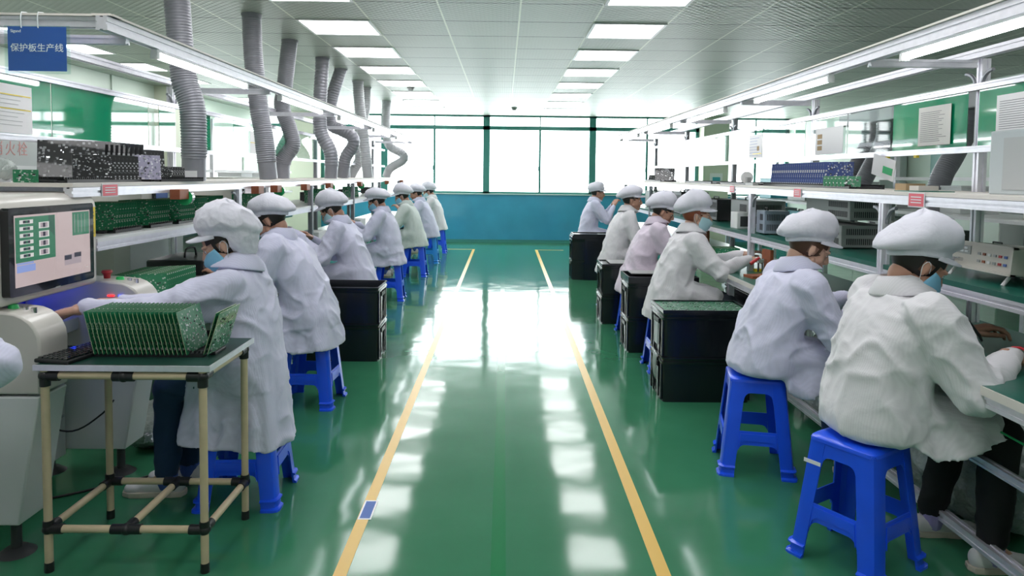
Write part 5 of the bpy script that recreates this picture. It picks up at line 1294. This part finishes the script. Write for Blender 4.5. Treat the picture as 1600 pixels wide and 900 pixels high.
board('small', (-2.02, 2.995, ZS+.001), (0, 0, -PI/2+.5), 'small green board standing at the left end of the left upper shelf', None, .9)
o = MB().m('paper').box(-.05, .05, -.002, .002, 0, .06).build('label_card', loc=(-1.86, 4.16, ZS+.001), rz=.5); tag(o, 'white handwritten card standing right of the black boards on the left shelf', 'card')
r = empty('plastic_bag', 'clear plastic bag of small white parts at the left end of the left upper shelf', 'plastic bag', (-2.16, 3.02, ZS))
MB().m('bag').ell((0, 0, .055), (.08, .06, .055)).build('bag', r, smooth=True); MB().m('elastic').box(-.04, .04, -.03, .03, .002, .04).build('contents', r)
# ---- lower shelf, left: green boards leaning in groups
gl = ['first group', 'second group', 'third group', 'fourth group', 'last group']
for g_, (y0, n_, x_) in enumerate(((3.40, 8, -1.97), (3.74, 9, -1.97), (4.06, 8, -1.95), (4.30, 6, -1.95), (4.52, 8, -1.97))):
    rack((-1.97, y0+.12, ZL), .24, .20, PI/2, 'black rack under the %s of green boards on the left lower shelf' % gl[g_], 'black racks on the left lower shelf')
    for i in range(n_): board('green', (x_, y0+.02+i*.024, ZL+.012), (0, math.radians(-20 if g_ in (0, 1, 4) else 20), -PI/2+.25), '%s green board from the left in the %s on the left lower shelf' % (ORD[i], gl[g_]), 'green boards on the left lower shelf, %s' % gl[g_], .85)
for g_, (y0, n_) in enumerate(((5.3, 5), (7.2, 5), (8.9, 4))):
    for i in range(n_): board('green', (-1.95, y0+i*.05, ZL+.001), (0, math.radians(-14), -PI/2+.5), '%s green board of the %s cluster beyond the second left worker, lower shelf' % (ORD[i], ['nearest', 'middle', 'farthest'][g_]), 'far green boards on the left lower shelf, cluster %s' % ['one', 'two', 'three'][g_], .85)
for k, (y, sy) in enumerate(((6.0, .3), (7.7, .35), (9.4, .3), (10.9, .4))):
    vent_box((-2.08, y, ZL), .2, sy, .10, 'dark instrument on the left lower shelf, %s beyond the second worker' % ['nearest', 'second', 'third', 'farthest'][k], 'inst_dark', grp=None, nm='instrument_box')
# ---- left worktop
rack((-1.78, 3.62, ZB), .42, .22, PI/2, 'black slotted rack with green boards on the left worktop behind the machine arm')
for i in range(16): board('wide', (-1.78, 3.44+i*.021, ZB+.012), (0, math.radians(-16), -PI/2+.45), '%s green circuit board from the near end of the left worktop rack behind the machine' % ORD[i], 'green boards in the left worktop rack', 1.05)
r = empty('carrying_case', 'black tool case on the left worktop in front of the masked worker face', 'case', (-1.98, 4.45, ZB))
MB().m('black').box(-.17, .17, -.22, .22, 0, .14).build('body', r, bevel=.01); MB().m('cable_black').tube(catmull([(0, -.08, .14), (0, -.06, .19), (0, .06, .19), (0, .08, .14)], .02), .006, 6).build('handle', r, smooth=True)
MB().m('inst_grey').box(.17, .172, -.12, .12, .02, .05).build('label_plate', r)
r = empty('laptop_like_tray', 'flat dark grey lidded tray on the left worktop', 'tray', (-1.74, 4.02, ZB)); r.name = 'lidded_tray'
MB().m('bin_dark').box(-.14, .14, -.16, .16, 0, .05).build('body', r, bevel=.004); MB().m('inst_dark').box(-.145, .145, -.165, .165, .05, .058).build('lid', r, bevel=.002)
fan = [(-1.74, 5.35), (-1.8, 5.62), (-1.9, 6.7), (-1.8, 7.2), (-1.85, 8.8), (-1.85, 10.6)]
r = empty('fume_fan', 'round metal fume fan on the left bench behind the second worker', 'fan', (-1.72, 5.42, ZB), -.5)
MB().m('silver').tube([(0, -.03, .13), (0, .03, .13)], .10, 24).build('housing', r, smooth=40); MB().m('inst_dark').tube([(0, -.032, .13), (0, -.03, .13)], .085, 24).build('grille', r); MB().m('inst_dark').box(-.06, .06, -.05, .05, 0, .035).build('base', r)
for i in range(8): board('wide', (-1.98, 5.55+i*.03, ZB+.001), (0, math.radians(-30), -PI/2+.4), '%s leaning green board from the near end of the row before the third left worker' % ORD[i], 'leaning green boards before the third left worker', .9)
for k, (y, lab) in enumerate(((7.0, 'white fixture block on the left bench right of the third worker'), (9.0, 'white fixture block on the left bench before the fifth worker'))):
    o = MB().m('paper').box(-.1, .1, -.15, .15, 0, .10).build('fixture_block', loc=(-1.9, y, ZB), bevel=.005); tag(o, lab, 'fixture')
o = MB().m('carton').box(-.03, .03, -.04, .04, 0, .07).build('small_box', loc=(-1.68, 5.78, ZB)); tag(o, 'small brown box on the bench by the third left worker hand', 'box')
# ---- things under the benches
def rubbish(loc, r_, lab, mt='bag_grey'):
    mb = MB().ell((0, 0, r_[2]*.9), r_, nu=24, nv=16).ell((r_[0]*.5, r_[1]*.3, r_[2]*.5), (r_[0]*.6, r_[1]*.6, r_[2]*.5))
    me = remesh(mb, .02, 1, mt, fold(9, .025, loc[1]), 'bag')
    zmin = min(v.co.z for v in me.vertices)
    for v in me.vertices: v.co.z = max(0.0, v.co.z)
    o = bpy.data.objects.new('plastic_bag', me); C.objects.link(o); o.location = loc; tag(o, lab, 'plastic bag')
rubbish((-1.78, 3.72, 0), (.22, .26, .10), 'crumpled grey plastic bag on the floor beside the machine')
rubbish((2.05, 3.0, 0), (.24, .5, .24), 'large crumpled grey plastic bag under the right bench, nearest')
rubbish((2.0, 4.0, 0), (.24, .42, .28), 'crumpled grey plastic bag under the right bench behind the second worker')
rubbish((2.05, 2.0, 0), (.24, .4, .30), 'crumpled grey plastic bag under the right bench at the photo edge')
crate(1.98, 5.35, 0, 'lower black crate under the right bench beyond the third worker', PI/2); crate(1.98, 5.35, HC, 'upper black crate under the right bench beyond the third worker', PI/2)
o = MB().m('cable_black').tube(catmull([(-1.98, 2.95, .35), (-1.85, 3.0, .30), (-1.75, 3.05, .36), (-1.70, 3.052, .42)], .02), .004, 6).build('power_cable', smooth=True); tag(o, 'thin black cable curving across the machine cabinet', 'cable')
o = MB().m('cable_black').tube(catmull([(-2.1, 2.9, .006), (-1.8, 3.1, .006), (-1.6, 3.35, .006), (-1.9, 3.9, .006)], .03), .005, 6).build('power_cable', smooth=True); tag(o, 'black cable lying on the floor by the machine', 'cable')
o = MB().m('tape_green').tube(catmull([(1.78, 3.1, .70), (1.72, 2.9, .58), (1.74, 2.5, .55), (1.78, 2.1, .52), (1.8, 1.7, .5)], .04), .004, 6).build('earth_cable', smooth=True); tag(o, 'thin green earth cable drooping under the right worktop', 'cable')
# ---- fire hydrant cabinet on the left wall
r = empty('hydrant_cabinet', 'glass-fronted fire hydrant cabinet with red characters on the left wall', 'fire cabinet', (XL+.004, 7.45, .95))
MB().m('machine_white').box(0, .22, -.62, .62, 0, .95).build('case', r); MB().m('inst_grey').box(.22, .226, -.56, .56, .05, .90).build('glass_door', r)
t_ = text_obj('lettering', '消火栓', .155, 'red_ink', r, (.228, -.30, .68), (PI/2, 0, PI/2), spacing=1.3)
# ---- small control panel on the right far pillar
r = empty('wall_controller', 'small wall controller with a teal screen on the right far pillar', 'wall controller', (4.40, YF-.352, 1.22))
MB().m('paper').box(-.13, .13, -.03, 0, 0, .30).build('case', r, bevel=.01); MB().m('teal').box(-.08, .08, -.033, -.03, .10, .22).build('screen', r)
# ================================================================ SECOND ROWS
def far_table(x0, x1, y0, y1, top, lab, posts, bars):
    r = empty('rear_workbench', lab, 'workbench', ((x0+x1)/2, (y0+y1)/2, 0)); cx, cy = (x0+x1)/2, (y0+y1)/2
    MB().m('mat_green').box(x0-cx, x1-cx, y0-cy, y1-cy, top-.025, top).build('worktop', r)
    MB().m('white_board').box(x0-cx+.1, x1-cx, y0-cy, y1-cy, 1.14, 1.165).build('shelf_board', r)
    for p in posts:
        for x in (x0+.03, x1-.03): MB().m('alu').box(x-cx-.02, x-cx+.02, p-cy-.02, p-cy+.02, 0, top-.025).build('leg', r)
        MB().m('alu').box(x1-cx-.05, x1-cx-.01, p-cy-.02, p-cy+.02, 1.165, 2.0).box(x1-cx-.05, x1-cx-.01, p-cy-.02, p-cy+.02, top, 1.14).build('post', r)
        MB().m('alu').box(x0-cx+.11, x0-cx+.15, p-cy-.02, p-cy+.02, top, 1.14).build('post', r)
    for z in bars: MB().m('white_board').box(x1-cx-.055, x1-cx-.015, y0-cy, y1-cy, z, z+.03).build('bar', r)
    MB().m('alu').box(x0-cx, x0-cx+.04, y0-cy, y1-cy, .12, .16).build('foot_rail', r)
    return r
far_table(3.2, 3.95, 3.2, 10.2, .80, 'second workbench row beyond the right line, with shelf and white bars', (3.4, 5.2, 7.0, 8.8, 10.1), (1.42, 1.66))
q = ['nearest', 'second', 'third', 'fourth', 'fifth', 'sixth', 'seventh', 'eighth']
random.seed(5)
inst = [(3.62, 4.3, .8, .28, .34, .10, 'inst_beige'), (3.66, 4.32, .9, .26, .30, .12, 'inst_beige'), (3.6, 5.0, .8, .2, .3, .16, 'paper'), (3.6, 5.75, .8, .3, .4, .22, 'inst_dark'), (3.62, 6.5, .8, .26, .4, .28, 'paper'), (3.6, 7.6, .8, .3, .4, .22, 'inst_grey'), (3.6, 8.3, .8, .3, .4, .24, 'teal'), (3.6, 9.2, .8, .3, .5, .25, 'machine_grey')]
for k, (x, y, z, a, b_, c, m_) in enumerate(inst):
    vent_box((x, y, z+(.022 if k == 1 else 0)), a, b_, c, '%s instrument on the second bench row beyond the right line, %s' % (q[k], {'inst_beige': 'beige', 'paper': 'white', 'inst_dark': 'black', 'inst_grey': 'grey', 'teal': 'teal', 'machine_grey': 'pale grey'}[m_]), m_, disp=m_ in ('inst_beige', 'paper'))
for k, (y, w, hh, m_) in enumerate(((3.9, .3, .12, 'carton'), (4.5, .4, .14, 'inst_beige'), (5.6, .5, .20, 'machine_white'), (6.4, .35, .10, 'inst_grey'), (7.3, .4, .22, 'machine_white'), (8.4, .5, .20, 'machine_grey'), (9.4, .4, .25, 'teal'))):
    r = empty('storage_box', '%s %s box on the shelf of the second bench row beyond the right line' % (q[k], {'carton': 'brown', 'inst_beige': 'beige', 'machine_white': 'white', 'inst_grey': 'grey', 'machine_grey': 'pale grey', 'teal': 'teal'}[m_]), 'box', (3.65, y, 1.165))
    MB().m(m_).box(-.15, .15, -w/2, w/2, 0, hh).build('body', r, bevel=.004); MB().m(m_).box(-.155, .155, -w/2-.005, w/2+.005, hh, hh+.015).build('lid', r)
def rduct(pts, lab, r=.08):
    duct([Vector(p) for p in pts], r, 'exhaust_duct', lab, 'exhaust ducts over the second right row', 'duct')
rduct([(3.80, 5.75, 2.00), (3.78, 5.74, 1.85), (3.66, 5.70, 1.64), (3.54, 5.68, 1.42), (3.52, 5.68, 1.167)], 'grey bent exhaust duct over the second right row, left of the near post')
rduct([(3.82, 7.05, 2.00), (3.80, 7.05, 1.8), (3.66, 7.05, 1.5), (3.50, 7.05, 1.167)], 'grey slanting exhaust duct over the second right row, nearer of the pair')
rduct([(3.82, 7.35, 2.00), (3.80, 7.35, 1.8), (3.66, 7.35, 1.5), (3.50, 7.35, 1.167)], 'grey slanting exhaust duct over the second right row, farther of the pair')
rduct([(3.82, 4.85, 2.00), (3.80, 4.85, 1.8), (3.68, 4.85, 1.45), (3.75, 4.85, 1.167)], 'grey exhaust duct over the second right row just right of the near post')
o = MB().m('duct_light').box(-.13, .13, -1.85, 1.85, 0, .13).build('air_duct', loc=(3.83, 5.95, 2.0), bevel=.01); tag(o, 'long pale grey exhaust trunk resting on the posts of the second right row', 'duct')
# lockers / panels against the right wall
for k, (y, w) in enumerate(((7.0, 1.0), (8.4, 1.0), (11.2, 1.4))):
    r = empty('locker', '%s tall pale cabinet against the right wall' % q[k], 'cabinet', (XR-.22, y, 0))
    MB().m('machine_white').box(-.2, .2, -w/2, w/2, 0, 1.9).build('case', r, bevel=.004)
    for s in (-1, 1): MB().m('wall').box(-.206, -.2, min(0, s*w/2)+.01, max(0, s*w/2)-.01, .05, 1.85).build('door', r)
tag(MB().m('frame_green').box(XR-.03, XR, 9.0, 9.9, 0, 2.1).build('door_1'), kind='structure')
# left second row
far_table(-3.9, -3.15, 3.9, 10.5, .80, 'second workbench row beyond the left line', (4.1, 5.9, 7.7, 9.5), (1.42,))
for k, (y, lab, sc_) in enumerate(((6.1, 'white inspection machine with a dark blue screen beyond the left line', 'ink_blue'), (8.1, 'white inspection machine with a lilac screen beyond the left line', 'scr_lilac'))):
    r = empty('inspection_machine', lab, 'machine', (-3.0, y, 0)); 
    MB().m('machine').prism([(-.5, .9), (.05, .9), (.10, .95), (.10, 1.32), (.06, 1.37), (-.5, 1.37)], -.45, .45).build('upper_housing', r, bevel=.01)
    MB().m('machine_white').box(-.5, .02, -.45, .45, .0, .9).build('lower_cabinet', r); MB().m('black_gloss').box(.10, .12, -.28, .28, .98, 1.32).build('monitor', r); MB().m(sc_).box(.12, .122, -.25, .25, 1.01, 1.29).build('screen', r)
for k, (y, w, hh, m_) in enumerate(((4.4, .5, .9, 'wall_cream'), (5.1, .5, .8, 'machine_white'))):
    r = empty('floor_cabinet', ['brownish low cabinet behind the left bench, seen under the lower shelf', 'pale green low cabinet behind the left bench, seen under the lower shelf'][k], 'cabinet', (-2.75, y, 0))
    MB().m(m_).box(-.18, .18, -w/2, w/2, 0, 1.0).build('case', r, bevel=.004); MB().m('inst_dark').box(.18, .184, -.02, .02, .6, .75).build('handle', r)
for k, (y, x) in enumerate(((9.2, -3.5), (10.0, -3.5))):
    r = empty('storage_box', ['white box on the shelf beyond the left line, nearer', 'white box on the shelf beyond the left line, farther'][k], 'box', (x, y, 1.165)); MB().m('machine_white').box(-.15, .15, -.2, .2, 0, .25).build('body', r, bevel=.004); MB().m('paper').box(-.155, .155, -.205, .205, .25, .27).build('lid', r)

crate(-1.95, 4.75, 0, 'black crate added under the left bench behind the second worker to hide floor glare', PI/2)  # dark crates and bin added to cover the bright floor glare under the bench
crate(-1.95, 6.9, 0, 'black crate added under the left bench past the third worker to hide floor glare', PI/2)
o = MB().m('black').box(-.13, .13, -.10, .10, 0, .16).build('added_bin', loc=(-1.80, 5.95, 0), bevel=.01); tag(o, 'small dark bin added under the left bench by the third worker against floor glare', 'bin')
